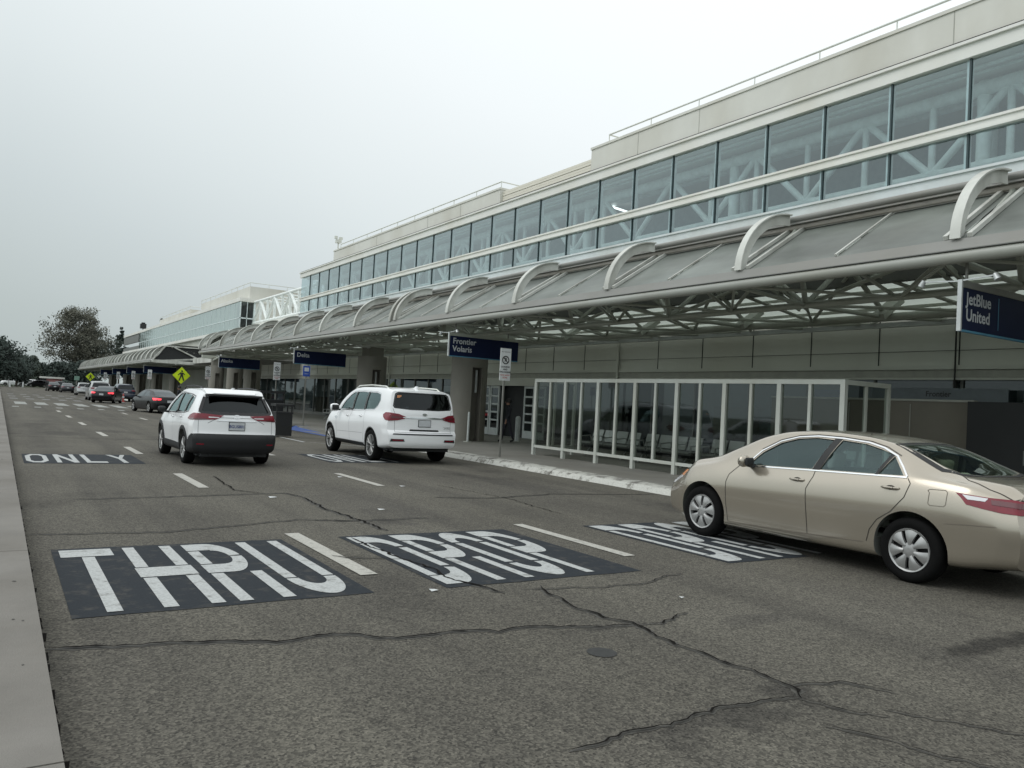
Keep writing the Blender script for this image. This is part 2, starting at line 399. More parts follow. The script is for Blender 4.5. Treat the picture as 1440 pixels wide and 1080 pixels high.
struct(cw, 'crosswalk_approach_marks', M['faded_white'])
cw = MB()
for k, yy in enumerate((78, 88, 100)):
    for i in range(8): quad(cw, .9 + i * 1.2, 1.5 + i * 1.2, yy, yy + 3.5)
struct(cw, 'crosswalk_far', M['very_faded_white'])
hz = MB(); hz.flat([(9.05, 27.2), (9.15, 27.05), (11.55, 24.0), (11.55, 24.25)], .007); quad(hz, 8.98, 9.1, 27.1, 34)
struct(hz, 'loading_bay_line', M['road_white'])

# -------- words painted in stencil capitals, stretched along the road
TX, TY = .245, .15
def arc(cx, cy, rx, ry, a0, a1, n=9):
    o = [(cx + rx * math.cos(R(a0 + (a1 - a0) * i / n)), cy + ry * math.sin(R(a0 + (a1 - a0) * i / n))) for i in range(n + 1)]
    q = [(cx + (rx - TX) * math.cos(R(a0 + (a1 - a0) * i / n)), cy + max(.01, ry - TY) * math.sin(R(a0 + (a1 - a0) * i / n))) for i in range(n + 1)]
    return o + q[::-1]
def rc(x0, x1, y0, y1): return [(x0, y0), (x1, y0), (x1, y1), (x0, y1)]
G = .012
GL = {
 'T': [rc(0, 1, .855, 1), rc(.38, .62, 0, .843)],
 'H': [rc(0, .24, .60, 1), rc(.76, 1, .60, 1), rc(-.03, 1.03, .43, .588), rc(0, .24, 0, .418), rc(.76, 1, 0, .418)],
 'R': [rc(0, .5, .86, 1), arc(.5, .715, .5, .285, 5, 90), arc(.5, .715, .5, .285, -90, 0), rc(-.02, .5, .43, .575), rc(0, .24, .59, .847), rc(0, .24, 0, .418), rc(.76, 1, 0, .418)],
 'P': [rc(0, .5, .86, 1), arc(.5, .715, .5, .285, 5, 90), arc(.5, .715, .5, .285, -90, 0), rc(-.02, .5, .43, .575), rc(0, .24, .59, .847), rc(0, .24, 0, .418)],
 'U': [rc(0, .24, .27, 1), rc(.76, 1, .27, 1), arc(.5, .255, .5, .255, 180, 270), arc(.5, .255, .5, .255, 270, 360)],
 'D': [rc(0, .24, .15, .83), rc(0, .45, .85, 1), rc(0, .45, 0, .14), arc(.45, .72, .55, .28, 4, 90), arc(.45, .28, .55, .28, -90, -4), rc(.76, 1, .30, .70)],
 'O': [rc(0, .24, .28, .72), rc(.76, 1, .28, .72), arc(.5, .74, .5, .26, 2, 178, 16), arc(.5, .26, .5, .26, 182, 358, 16)],
 'N': [rc(0, .22, 0, 1), rc(.78, 1, 0, 1), [(0, 1), (.24, 1), (1, 0), (.76, 0)]],
 'L': [rc(0, .24, 0, 1), rc(.24, 1, 0, .15)],
 'Y': [[(0, 1), (.26, 1), (.62, .5), (.38, .5)], [(1, 1), (.76, 1), (.40, .53), (.60, .53)], rc(.38, .62, 0, .52)],
}
GL['Q'] = [[(0, .2), (.28, 0), (.72, 0), (1, .2), (1, .8), (.72, 1), (.28, 1), (0, .8), (.22, .75), (.36, .87), (.64, .87), (.78, .75), (.78, .25), (.64, .13), (.36, .13), (.22, .25), (0, .2)]]
def word(s, x, y, w, h, pitch, box, name='painted_word'):
    bx = MB(); 
    n = 6; vs = []
    x0, x1, y0, y1 = box
    pts = [(x0 + (x1 - x0) * i / n, y0 + .01 * math.sin(i * 2.1)) for i in range(n + 1)] + [(x1 - (x1 - x0) * i / n, y1 + .01 * math.sin(i * 1.7)) for i in range(n + 1)]
    bx.flat(pts, .004); struct(bx, name + '_background', M['road_black'])
    mb = MB(); k = 0
    for i, ch in enumerate(s):
        for pg in GL[ch]:
            if ch == 'Q':
                out = GL['Q'][0]; o = out[:8]; q = [(.78, .25), (.64, .13), (.36, .13), (.22, .25), (.22, .75), (.36, .87), (.64, .87), (.78, .75)]
                o = [(0, .2), (.28, 0), (.72, 0), (1, .2), (1, .8), (.72, 1), (.28, 1), (0, .8)]
                q = [(.22, .25), (.36, .13), (.64, .13), (.78, .25), (.78, .75), (.64, .87), (.36, .87), (.22, .75)]
                for j in range(8):
                    j2 = (j + 1) % 8
                    mb.flat([(x + i * pitch + u * w, y + v * h) for u, v in (o[j], o[j2], q[j2], q[j])], .008)
                continue
            k += 1
            pts2 = [(x + i * pitch + u * w, y + v * h) for u, v in pg]
            if len(pg) > 6:   # arc: quads
                m = len(pg) // 2
                for j in range(m - 1): mb.flat([pts2[j], pts2[j + 1], pts2[-2 - j], pts2[-1 - j]], .008 + .0004 * (k % 3))
            else: mb.flat(pts2, .008 + .0004 * (k % 3))
    struct(mb, name, M['road_white'])
word('THRU', .59, 6.39, .45, 2.47, .555, (.53, 2.79, 6.30, 8.96))
word('DROP', 3.52, 6.36, .43, 2.50, .535, (3.46, 5.76, 6.24, 8.96))
word('DROP', 7.14, 6.30, .43, 2.58, .54, (7.08, 8.5, 6.22, 8.95))
word('QNLY', .58, 18.52, .40, 2.05, .535, (.53, 2.74, 18.35, 20.7))
word('QNLY', 7.15, 19.2, .40, 2.3, .535, (7.05, 9.3, 19.0, 21.7))

# -------- cracks
def crack(pts, w, seed, z=.0125):
    random.seed(seed); P = [Vector((a, b, 0)) for a, b in pts]; Q = [P[0]]
    for a, b in zip(P, P[1:]):
        n = max(2, int((b - a).length / .05)); d = (b - a).normalized(); o = Vector((-d.y, d.x, 0)); off = 0
        for i in range(1, n + 1):
            off = off * .75 + random.uniform(-.022, .022)
            Q.append(a + (b - a) * i / n + o * (off if i < n else 0))
    vs = []; 
    for i, q in enumerate(Q):
        d = (Q[min(i + 1, len(Q) - 1)] - Q[max(0, i - 1)]).normalized(); o = Vector((-d.y, d.x, 0))
        ww = w * random.uniform(.45, 1.3) * min(1, .25 + i / 4, .25 + (len(Q) - 1 - i) / 4)
        vs += [(q.x + o.x * ww, q.y + o.y * ww, z), (q.x - o.x * ww, q.y - o.y * ww, z)]
    return vs, [(2 * i, 2 * i + 1, 2 * i + 3, 2 * i + 2) for i in range(len(Q) - 1)]
CR = [([(.35, 5.65), (1.08, 5.48), (1.7, 5.25), (2.1, 5.26), (2.42, 5.03), (2.87, 5.03), (3.15, 4.89), (3.53, 4.9), (3.99, 4.7), (4.27, 4.65)], .011),
 ([(4.31, 6.01), (4.16, 5.38), (4.16, 4.91), (4.27, 4.65), (4.18, 4.14), (4.2, 3.75), (4.27, 3.51), (4.24, 3.18), (4.11, 3.02)], .010),
 ([(4.27, 4.65), (4.49, 4.6), (4.96, 4.78)], .007), ([(4.24, 3.2), (4.62, 3.12), (4.77, 2.83)], .006),
 ([(4.14, 3.04), (3.79, 3.1), (3.44, 3.11), (2.99, 3.09), (2.64, 3.06), (2.41, 3.06)], .006), ([(4.12, 3.03), (4.19, 2.82), (4.35, 2.62)], .006),
 ([(4.43, 2.71), (4.61, 2.44), (4.8, 2.15), (5.2, 1.6)], .004), ([(3.88, 2.7), (3.99, 2.52), (4.05, 2.32), (4.3, 1.7)], .004),
 ([(4.2, 12.51), (4.14, 11.51), (4.14, 10.63), (4.18, 10.22), (4.2, 9.2)], .014), ([(1.0, 12.7), (2.92, 12.94), (4.08, 13.08), (4.25, 12.5)], .010),
 ([(3.6, 10.2), (4.02, 10.06), (4.73, 10.03), (5.19, 10.07)], .010), ([(3.55, 15.8), (3.4, 13.54), (3.74, 13.12)], .014),
 ([(4.1, 5.95), (4.83, 5.77), (5.3, 5.75), (6.13, 6.01)], .004), ([(3.58, 8.83), (3.60, 7.82), (3.70, 7.06), (3.66, 6.47), (3.85, 5.91)], .013),
 ([(3.2, 7.6), (3.0, 7.9), (3.5, 7.55), (3.75, 7.4)], .005), ([(.36, 9.9), (1.7, 9.7), (3.4, 10.3), (4.1, 10.0)], .007), ([(6.4, 12.2), (7.6, 12.0), (9.1, 12.4), (11.4, 12.0)], .010),
 ([(.36, 27), (3, 26.4), (5, 27.2)], .018), ([(7.4, 14), (7.7, 12), (7.5, 10)], .010)]
mb = MB()
for i, (p, w) in enumerate(CR): mb.add(*crack(p, w * 1.15, i + 3))
hb = MB()
for i, (p, w) in enumerate(CR):
    if p[0][1] < 14: hb.add(*crack(p, w * 3.6, i + 3, .0022 + .0001 * i))
struct(hb, 'crack_edges', M['patch'])
struct(mb, 'road_cracks', M['crack'])
mb = MB(); random.seed(9)
mb.flat([(3.57 + .105 * math.cos(i * .35), 4.22 + .105 * math.sin(i * .35)) for i in range(18)], .004); struct(mb, 'utility_cover', M['cover'])
# small bits of litter and worn reflectors
for (x, y, s) in ((3.75, 12.6, .06), (4.9, 11.0, .05), (3.3, 6.2, .035), (6.6, 13.9, .05), (5.3, 5.2, .02), (6.0, 15.6, .05)):
    pb = MB(); pb.add([(x - s, y - s, .006), (x + s, y - .8 * s, .012), (x + .7 * s, y + s, .007), (x - .9 * s, y + .8 * s, .014)], [(0, 1, 2, 3)])
    tag(pb.build('paper_scrap', M['sign_white']), 'small white scrap of litter lying on the asphalt', 'litter', 'white scraps of litter on the road')
# ------------------------------------------------------------------ terminal building (near block)
FX = 20.9
T1 = root('terminal_building', (FX, 35, 0), 'long pale airport terminal with band of green glass above the drop-off canopy', 'building')
SP = 2.19; K0, K1 = -6, 25
MY = [11.05 + SP * k for k in range(K0, K1 + 1)]; YE = MY[-1]; YS = MY[0]
MB().box(FX - .06, 30, YS, YE, 7.4, 8.1).build('floor_slab', M['interior_floor'], T1)
b = MB(); b.box(FX - .10, FX + .3, YS, YE + .05, 8.10, 8.40); b.box(FX - .16, FX + .3, YS, YE + .05, 8.36, 8.43); b.build('base_band', M['band'], T1)
b = MB(); b.box(FX - .10, FX + .12, YS, YE, 9.40, 9.70); b.box(FX - .15, FX - .10, YS, YE, 9.40, 9.47); b.box(FX - .15, FX - .10, YS, YE, 9.63, 9.70)
b.build('mid_rail', M['cornice'], T1)
b = MB(); b.box(FX - .12, 30, YS, YE + .1, 11.40, 11.76); b.box(FX - .20, 30, YS, YE + .16, 11.76, 11.84); b.build('cornice', M['cornice'], T1)
MB().box(FX - .13, FX - .02, YS, YE, 11.845, 11.90).build('shadow_gap', M['joint'], T1)
def parapet(b, y0, y1, z1, x=FX - .05):
    b.box(x, 30, y0, y1, 11.9, z1 - .1); b.box(x - .04, 30, y0 - .03, y1 + .03, z1 - .1, z1)
b = MB(); parapet(b, YS, 27.0, 12.93); parapet(b, 34.4, 58.3, 12.72); b.build('roof_parapet', M['facade'], T1)
b = MB()
for y in (5.2, 11.5, 20.7, 24): b.box(FX - .055, FX - .045, y, y + .025, 11.9, 12.82)
for y in (38.5, 42.5, 50.1): b.box(FX - .055, FX - .045, y, y + .04, 11.9, 12.6)
b.build('parapet_joints', M['wall_dark'], T1)
b = MB()
for i in range(5): b.box(FX + .12 - .02 * (i % 2), 30, 27.0, 34.4, 11.9 + i * .13, 11.9 + i * .13 + .11)
b.box(FX + .15, 30, 27, 34.4, 11.9, 12.5); b.build('louvre_screen', M['louvre'], T1)
for (y0, y1, zb, n) in ((YS, 25.9, 12.93, 12), (34.4, 57, 12.72, 13)):
    b = MB(); zt = zb + .30; b.tube((FX, y0, zt), (FX, y1, zt), .035, 8)
    yy = (y1 if zb > 12.8 else y0); b.tube((FX, yy, zt), (FX + 3, yy, zt), .03, 8)
    k = int((y1 - y0) / 2.5)
    for i in range(k + 1):
        y = y1 - i * (y1 - y0) / k; b.tube((FX, y, zb - .02), (FX, y, zt), .022, 6)
    b.build('roof_railing', M['white_steel'], T1, smooth=50)
cm = MB(); cm.tube((FX, 57.6, 12.7), (FX, 57.6, 13.2), .05); cm.box(FX - .18, FX + .18, 57.4, 57.8, 13.2, 13.45); cm.box(FX - .3, FX - .1, 57.5, 57.7, 13.5, 13.7); cm.box(FX + .05, FX + .3, 57.5, 57.7, 13.48, 13.66)
cm.build('roof_camera', M['white_steel'], T1)
# glazed bays: each a window with its two panes
first = None
for k in range(len(MY) - 1):
    y0, y1 = MY[k], MY[k + 1]
    if first is None:
        w = MB(); w.box(FX - .03, FX + .05, y0 - .025, y0 + .025, 8.43, 9.4); w.box(FX - .03, FX + .05, y0 - .025, y0 + .025, 9.7, 11.40)
        w.cur = 1; w.box(FX + .02, FX + .24, y0 + .04, y0 + .11, 8.43, 11.38)
        wo = w.build('window', [M['mullion'], M['fin']], T1)
        p = MB(); p.add([(FX + .01, y0 + .025, 9.7), (FX + .01, y1 - .025, 9.7), (FX + .01, y1 - .025, 11.36), (FX + .01, y0 + .025, 11.36)], [(0, 1, 2, 3)])
        p.build('pane', M['win_glass'], wo)
        p = MB(); p.add([(FX + .01, y0 + .025, 8.43), (FX + .01, y1 - .025, 8.43), (FX + .01, y1 - .025, 9.4), (FX + .01, y0 + .025, 9.4)], [(0, 1, 2, 3)])
        p.build('pane', M['win_glass'], wo)
        first = wo
    else:
        c = copy_tree(first, T1); c.location.y = first.location.y + SP * k
# end wall pane facing north and south returns
e = MB(); e.add([(FX, YE, 8.43), (FX + 4, YE, 8.43), (FX + 4, YE, 11.36), (FX, YE, 11.36)], [(0, 1, 2, 3)]); e.build('end_glazing', M['win_glass'], T1)
MB().box(FX + 4, 30, YE - .1, YE, 8.1, 11.4).build('end_wall', M['facade'], T1)
MB().box(29.7, 30, YS, YE, 7.4, 10.6).build('rear_wall', M['interior_wall'], T1)
MB().box(FX + 2.4, 30, YS, YE, 8.1, 8.16).build('carpet', M['interior_floor'], T1)
MB().box(24.6, 24.75, YS, YE, 8.1, 11.0).build('interior_partition', M['interior_wall'], T1)
# interior trusses of white pipe, with two thin tubes for the cornice's reflection
b = MB(); X = 22.3
b.tube((X, YS, 8.90), (X, YE, 8.90), .19, 14); b.tube((X, YS, 11.08), (X, YE, 11.08), .20, 14); b.tube((X + 1.0, YS, 11.2), (X + 1.0, YE, 11.2), .12); b.tube((X - .9, YS, 11.33), (X - .9, YE, 11.33), .05); b.tube((X - .55, YS, 11.33), (X - .55, YE, 11.33), .04)
y0 = 13.05 - 2.19 * 4; i = 0; ys = []
while y0 < YE: ys.append(y0); y0 += 2.13
for i, y in enumerate(ys):
    b.tube((X, y, 8.9), (X, y, 11.1), .10, 10)
    if i + 1 < len(ys):
        if i % 2 == 0: b.tube((X, y, 8.95), (X, ys[i + 1], 11.05), .115, 10)
        else: b.tube((X, y, 11.05), (X, ys[i + 1], 8.95), .115, 10)
b.build('interior_truss', M['truss_in'], T1, smooth=50)
for y in (2.9, 11.42, 20.3, 29.0, 37.8, 46.6, 55.4, 64):
    b = MB(); b.tube((X + .1, y, 8.1), (X + .1, y, 11.3), .19, 14); b.tube((X + .9, y + .2, 8.1), (X + .9, y + .2, 11.3), .16, 12); b.build('interior_column', M['truss_in'], T1, smooth=50)
fl = root('ceiling_light', (23.4, 28.3, 11.2), 'lit white fluorescent tube behind the upper glass near the middle of the terminal', 'light')
MB().bar((22.9, 28.2, 11.02), (24.3, 28.45, 11.02), .09, .07).build('lit_tube', M['lampglow'], fl)
# ---- ground floor wall
WY0, WY1 = -6., 88.
MB().box(FX + .02, 22.5, WY0, WY1, 3.33, 8.1).build('lower_wall', M['wall'], T1)
MB().box(FX - .05, FX + .3, WY0, WY1, 3.01, 3.21).build('wall_band', M['wall_dark'], T1)
MB().box(FX - .08, FX + .3, WY0, WY1, 3.22, 3.335).build('wall_ledge', M['wall'], T1)
MB().box(FX - .06, FX + .3, WY0, WY1, 2.95, 3.005).build('lintel', M['wall'], T1)
b = MB(); y = 11.06
for i in range(-5, 33):
    yy = 11.06 + i * 2.25
    b.box(FX + .008, FX + .03, yy, yy + .03, 3.34, 4.6)
b.box(FX + .008, FX + .03, WY0, WY1, 3.72, 3.73); b.build('wall_joints', M['joint'], T1)
b = MB(); b.box(20.35, 20.55, WY0, 64, 4.36, 4.48); b.build('soffit_light_trough', M['sign_edge'], T1)
for y in (24.5, 11.1, 46.6):
    MB().tube((FX - .12, y, .15), (FX - .12, y, 4.4), .055 if y > 12 else .022, 10).build('downpipe', M['wall'] if y > 12 else M['joint'], T1, smooth=50)
# shopfront glazing from pier to pier
def shopfront(y0, y1, n, z0=.15):
    fr = MB()
    for i in range(n + 1):
        y = y0 + (y1 - y0) * i / n; fr.box(FX + .05, FX + .15, y - .035, y + .035, z0, 2.95)
    fr.box(FX + .05, FX + .15, y0, y1, z0, z0 + .22)
    w = fr.build('shopfront_window', M['canopy_dark'], T1)
    g = MB(); g.add([(FX + .1, y0, z0), (FX + .1, y1, z0), (FX + .1, y1, 2.95), (FX + .1, y0, 2.95)], [(0, 1, 2, 3)]); g.build('pane', M['shop_glass'], w)
for a, c, n in ((-6, 11.0, 7), (11.2, 20.2, 4), (20.4, 29.2, 4), (36.2, 45, 5), (45.2, 54, 4), (54.2, 66, 5), (66.2, 88, 8)): shopfront(a, c, n)
b = MB(); b.box(22.9, 23.1, WY0, WY1, .1, 3.2); b.box(FX, 23, WY0, WY1, 2.97, 3.0); b.build('lobby_back_wall', M['interior_wall'], T1)
b = MB()
for y in (2, 8, 14, 19, 26, 38, 42, 48.5, 52, 58, 63, 70, 78): b.box(22.2, 22.8, y, y + 1.6, .15, 1.3 + (y * 7 % 5) * .25)
b.build('lobby_counters', M['tan'], T1)
MB().box(FX, 23, WY0, WY1, .1, .151).build('lobby_floor', M['interior_floor'], T1)
for i, (yy, hh) in enumerate(((5.0, 2.4), (9.0, 2.75), (15, 2.7), (40.3, 2.6), (50.6, 2.6), (61, 2.5))):
    MB().box(21.9, 21.96, yy, yy + 1.1, hh - .5, hh).build('lobby_sign_board', M['sign_white'] if i % 2 else M['sign_blue'], T1)
b = text_mb('Frontier', .20, Matrix(((0, 0, -1, FX - .3), (-1, 0, 0, 11.75), (0, 1, 0, 2.50), (0, 0, 0, 1))), bold=.004)
sb = root('airline_name_board', (FX - .3, 11.3, 2.4), 'small pale board reading Frontier in front of the right-hand shop glass', 'sign')
MB().box(FX - .29, FX - .26, 9.7, 13.3, 2.38, 2.72).build('board', M['dim_board'], sb); b.build('lettering', M['sign_ink'], sb)
# ---- sliding doors
D1 = root('sliding_door', (FX - .1, 32.6, .15), 'white framed glass entrance doors standing open behind the first column', 'door')
def leaf(name, y0, y1, bars, x=FX - .1):
    f = MB(); f.box(x, x + .06, y0, y0 + .11, .17, 2.6); f.box(x, x + .06, y1 - .11, y1, .17, 2.6)
    f.box(x, x + .06, y0 + .11, y1 - .11, .17, .52); f.box(x, x + .06, y0 + .11, y1 - .11, 2.5, 2.6)
    for i in range(1, bars): z = .52 + (2.5 - .52) * i / bars; f.box(x, x + .06, y0 + .11, y1 - .11, z - .04, z + .04)
    o = f.build(name, M['door_frame'], D1)
    g = MB(); g.add([(x + .03, y0, .5), (x + .03, y1, .5), (x + .03, y1, 2.55), (x + .03, y0, 2.55)], [(0, 1, 2, 3)]); g.build('pane', M['shop_glass'], o)
for a, c in ((29.4, 30.25), (30.3, 31.15), (33.35, 34.2), (34.25, 35.1), (35.2, 35.9)): leaf('door_leaf', a, c, 5)
MB().box(FX - .12, FX, 29.2, 36.1, 2.62, 2.95).build('door_header', M['wall'], D1)
MB().box(FX + .3, FX + .35, 29.2, 36.1, .15, 2.95).build('door_void', M['dark'], D1)  # near-black sheet paints the shade inside the open doorway
# ---- gallery bridge between the two blocks
BR = root('footbridge', (22.4, 75, 8.9), 'white lattice truss bridge linking the two upper glass storeys', 'bridge')
for X in (22.4, 25.2):
    b = MB(); b.tube((X, YE, 8.9), (X, 86.2, 8.9), .17, 10); b.tube((X, YE, 11.15), (X, 86.2, 11.15), .15, 10)
    n = 8; dy = (86.0 - 66.0) / n
    for i in range(n + 1):
        y = 66 + i * dy; b.tube((X, y, 8.9), (X, y, 11.15), .13, 8)
        if i < n: b.tube((X, y, 11.1 if i % 2 else 8.95), (X, y + dy, 8.95 if i % 2 else 11.1), .15, 8)
    b.build('truss', M['truss_in'], BR, smooth=50)
MB().box(22.2, 25.4, YE, 86.3, 8.55, 8.75).build('deck', M['cornice'], BR)
for i in range(9): MB().tube((22.4, 66 + i * 2.5, 11.15), (25.2, 66 + i * 2.5, 11.15), .08, 8).build('cross_beam', M['truss_in'], BR)
# ---- far block
T2 = root('far_terminal_building', (FX, 130, 0), 'second terminal block beyond the lattice bridge, glazed with pale panels', 'building')
Y2, Y3 = 85.9, 178.
b = MB(); b.box(FX - .1, 34, Y2 - .1, Y3, 11.1, 11.5); b.box(FX - .12, 34, Y2 - .12, Y3, 7.9, 8.25); b.build('cornice', M['cornice'], T2)
MB().box(FX - .06, FX + .1, Y2, Y3 - 20, 9.3, 9.38).build('mid_rail', M['fin'], T2)
MB().box(FX + .35, FX + .5, Y2 + 3, 157, 8.2, 11.1).build('blinds', M['cornice'], T2)
n = 32
for k in range(n):
    y0 = Y2 + k * 2.22
    w = MB(); w.box(FX - .02, FX + .05, y0 - .03, y0 + .03, 8.25, 11.1); w = w.build('window', M['fin'], T2)
    p = MB(); p.add([(FX, y0 + .03, 8.25), (FX, y0 + 2.19, 8.25), (FX, y0 + 2.19, 11.1), (FX, y0 + .03, 11.1)], [(0, 1, 2, 3)]); p.build('pane', M['win_glass_far'], w)
w = MB(); w.box(FX, FX + .1, Y2 - .05, Y2, 8.25, 11.1); w.box(FX + .7, FX + .76, Y2 - .05, Y2, 8.25, 11.1); w.box(22.3, 22.5, Y2 - .05, Y2, 8.25, 11.1); w.box(FX, 22.4, Y2 - .05, Y2, 9.3, 9.42)
w = w.build('end_window', M['fin'], T2); p = MB(); p.add([(FX, Y2, 8.25), (22.4, Y2, 8.25), (22.4, Y2, 11.1), (FX, Y2, 11.1)], [(0, 1, 2, 3)]); p.build('pane', M['smoke_glass'], w)
b = MB(); b.box(22.5, 34, Y2, Y2 + .3, 8.25, 11.1); b.box(33.5, 34, Y2, Y3, 0, 11.1); b.build('side_wall', M['facade'], T2)
b = MB(); b.box(FX + .02, FX + .3, 158, Y3, 9.6, 11.0); b.box(FX + .02, FX + .3, 150, Y3, 8.3, 8.9); b.build('dark_louvre', M['canopy_dark'], T2)
b = MB(); b.box(22.0, 34, 86.7, 111, 11.5, 12.9); b.box(22.0, 34, 118, 143, 11.5, 12.7); b.box(23, 34, 111, 118, 11.5, 12.2); b.box(23, 34, 143, 170, 11.5, 12.3); b.build('roof_block', M['facade'], T2)
for (y0, y1, z) in ((86.7, 111, 12.9), (118, 143, 12.7)):
    b = MB(); b.tube((22, y0, z + .4), (22, y1, z + .4), .04, 6); b.tube((22, y0, z + .4), (30, y0, z + .4), .04, 6)
    for i in range(10): y = y0 + (y1 - y0) * i / 9; b.tube((22, y, z), (22, y, z + .4), .03, 6)
    for i in range(1, 5): b.tube((22 + i * 2, y0, z), (22 + i * 2, y0, z + .4), .03, 6)
    b.build('roof_railing', M['white_steel'], T2)
MB().box(FX + .3, 34, Y2, Y3, 0, 7.9).build('lower_wall', M['wall'], T2)
for (x, y, s, z) in ((22.5, 165, .5, 12.3), (23.5, 151, .28, 12.9)):
    t = root('rooftop_unit', (x, y, z), 'dark boxy plant unit on the far roof' if x < 23 else 'small dark dish unit on a post on the far roof', 'rooftop unit')
    b = MB(); b.box(x - s, x + s, y - s, y + s, z + .2, z + 2.2 * s); b.box(x - s * .6, x + s * .6, y - s * .6, y + s * .6, z + 2.2 * s, z + 2.7 * s); b.tube((x, y, z - .5), (x, y, z + .3), .1); b.build('casing', M['black'], t)
# ------------------------------------------------------------------ drop-off canopies
def rib_parts(par, y, dz=0., hw=.085):
    """curved T-section rib over the sloping glazing, with its two straight bars"""
    b = MB(); n = 14; pts = []
    x0, x1, z0, z1 = 12.66, 14.22, 4.70 + dz, 6.12 + dz
    for i in range(n + 1):
        t = i / n * PI / 2
        pts.append((x1 - (x1 - x0) * math.cos(t) ** 1.02, z0 + (z1 - z0) * math.sin(t) ** 1.04))
    ox = lambda p, q: Vector((q[0] - p[0], q[1] - p[1])).normalized()
    vs = []; vw = []
    for i, p in enumerate(pts):
        d = ox(pts[max(0, i - 1)], pts[min(n, i + 1)]); nx, nz = -d.y, d.x   # outward (to the road and up)
        for yy in (-hw, hw):
            vs.append((p[0] + nx * .0, y + yy, p[1] + nz * .0)); vs.append((p[0] - nx * .03, y + yy, p[1] - nz * .03))
        vw += [(p[0] - nx * .03, y - .02, p[1] - nz * .03), (p[0] - nx * .24, y - .02, p[1] - nz * .24), (p[0] - nx * .24, y + .02, p[1] - nz * .24), (p[0] - nx * .03, y + .02, p[1] - nz * .03)]
    for i in range(n): pass
    fs = []; fw = []
    for i in range(n):
        a = 4 * i; c = 4 * (i + 1)
        fs += [(a, a + 2, c + 2, c), (a + 1, c + 1, c + 3, a + 3), (a, c, c + 1, a + 1), (a + 2, a + 3, c + 3, c + 2)]
        fw += [(a, c, c + 1, a + 1), (a + 1, c + 1, c + 2, a + 2), (a + 2, c + 2, c + 3, a + 3)]
    fs += [(0, 1, 3, 2), (4 * n, 4 * n + 2, 4 * n + 3, 4 * n + 1)]
    b.add(vs, fs); b.add(vw, fw)
    # lower flange
    r = b.build('rib', M['rib'], par, smooth=35)
    c = MB()
    for s in (-.19, .19): c.bar((12.74, y + s, 4.745 + dz), (14.50, y + s, 5.86 + dz), .07, .075, up=(0, 1, 0))
    c.build('base_bar', M['rib'], r)
    return r
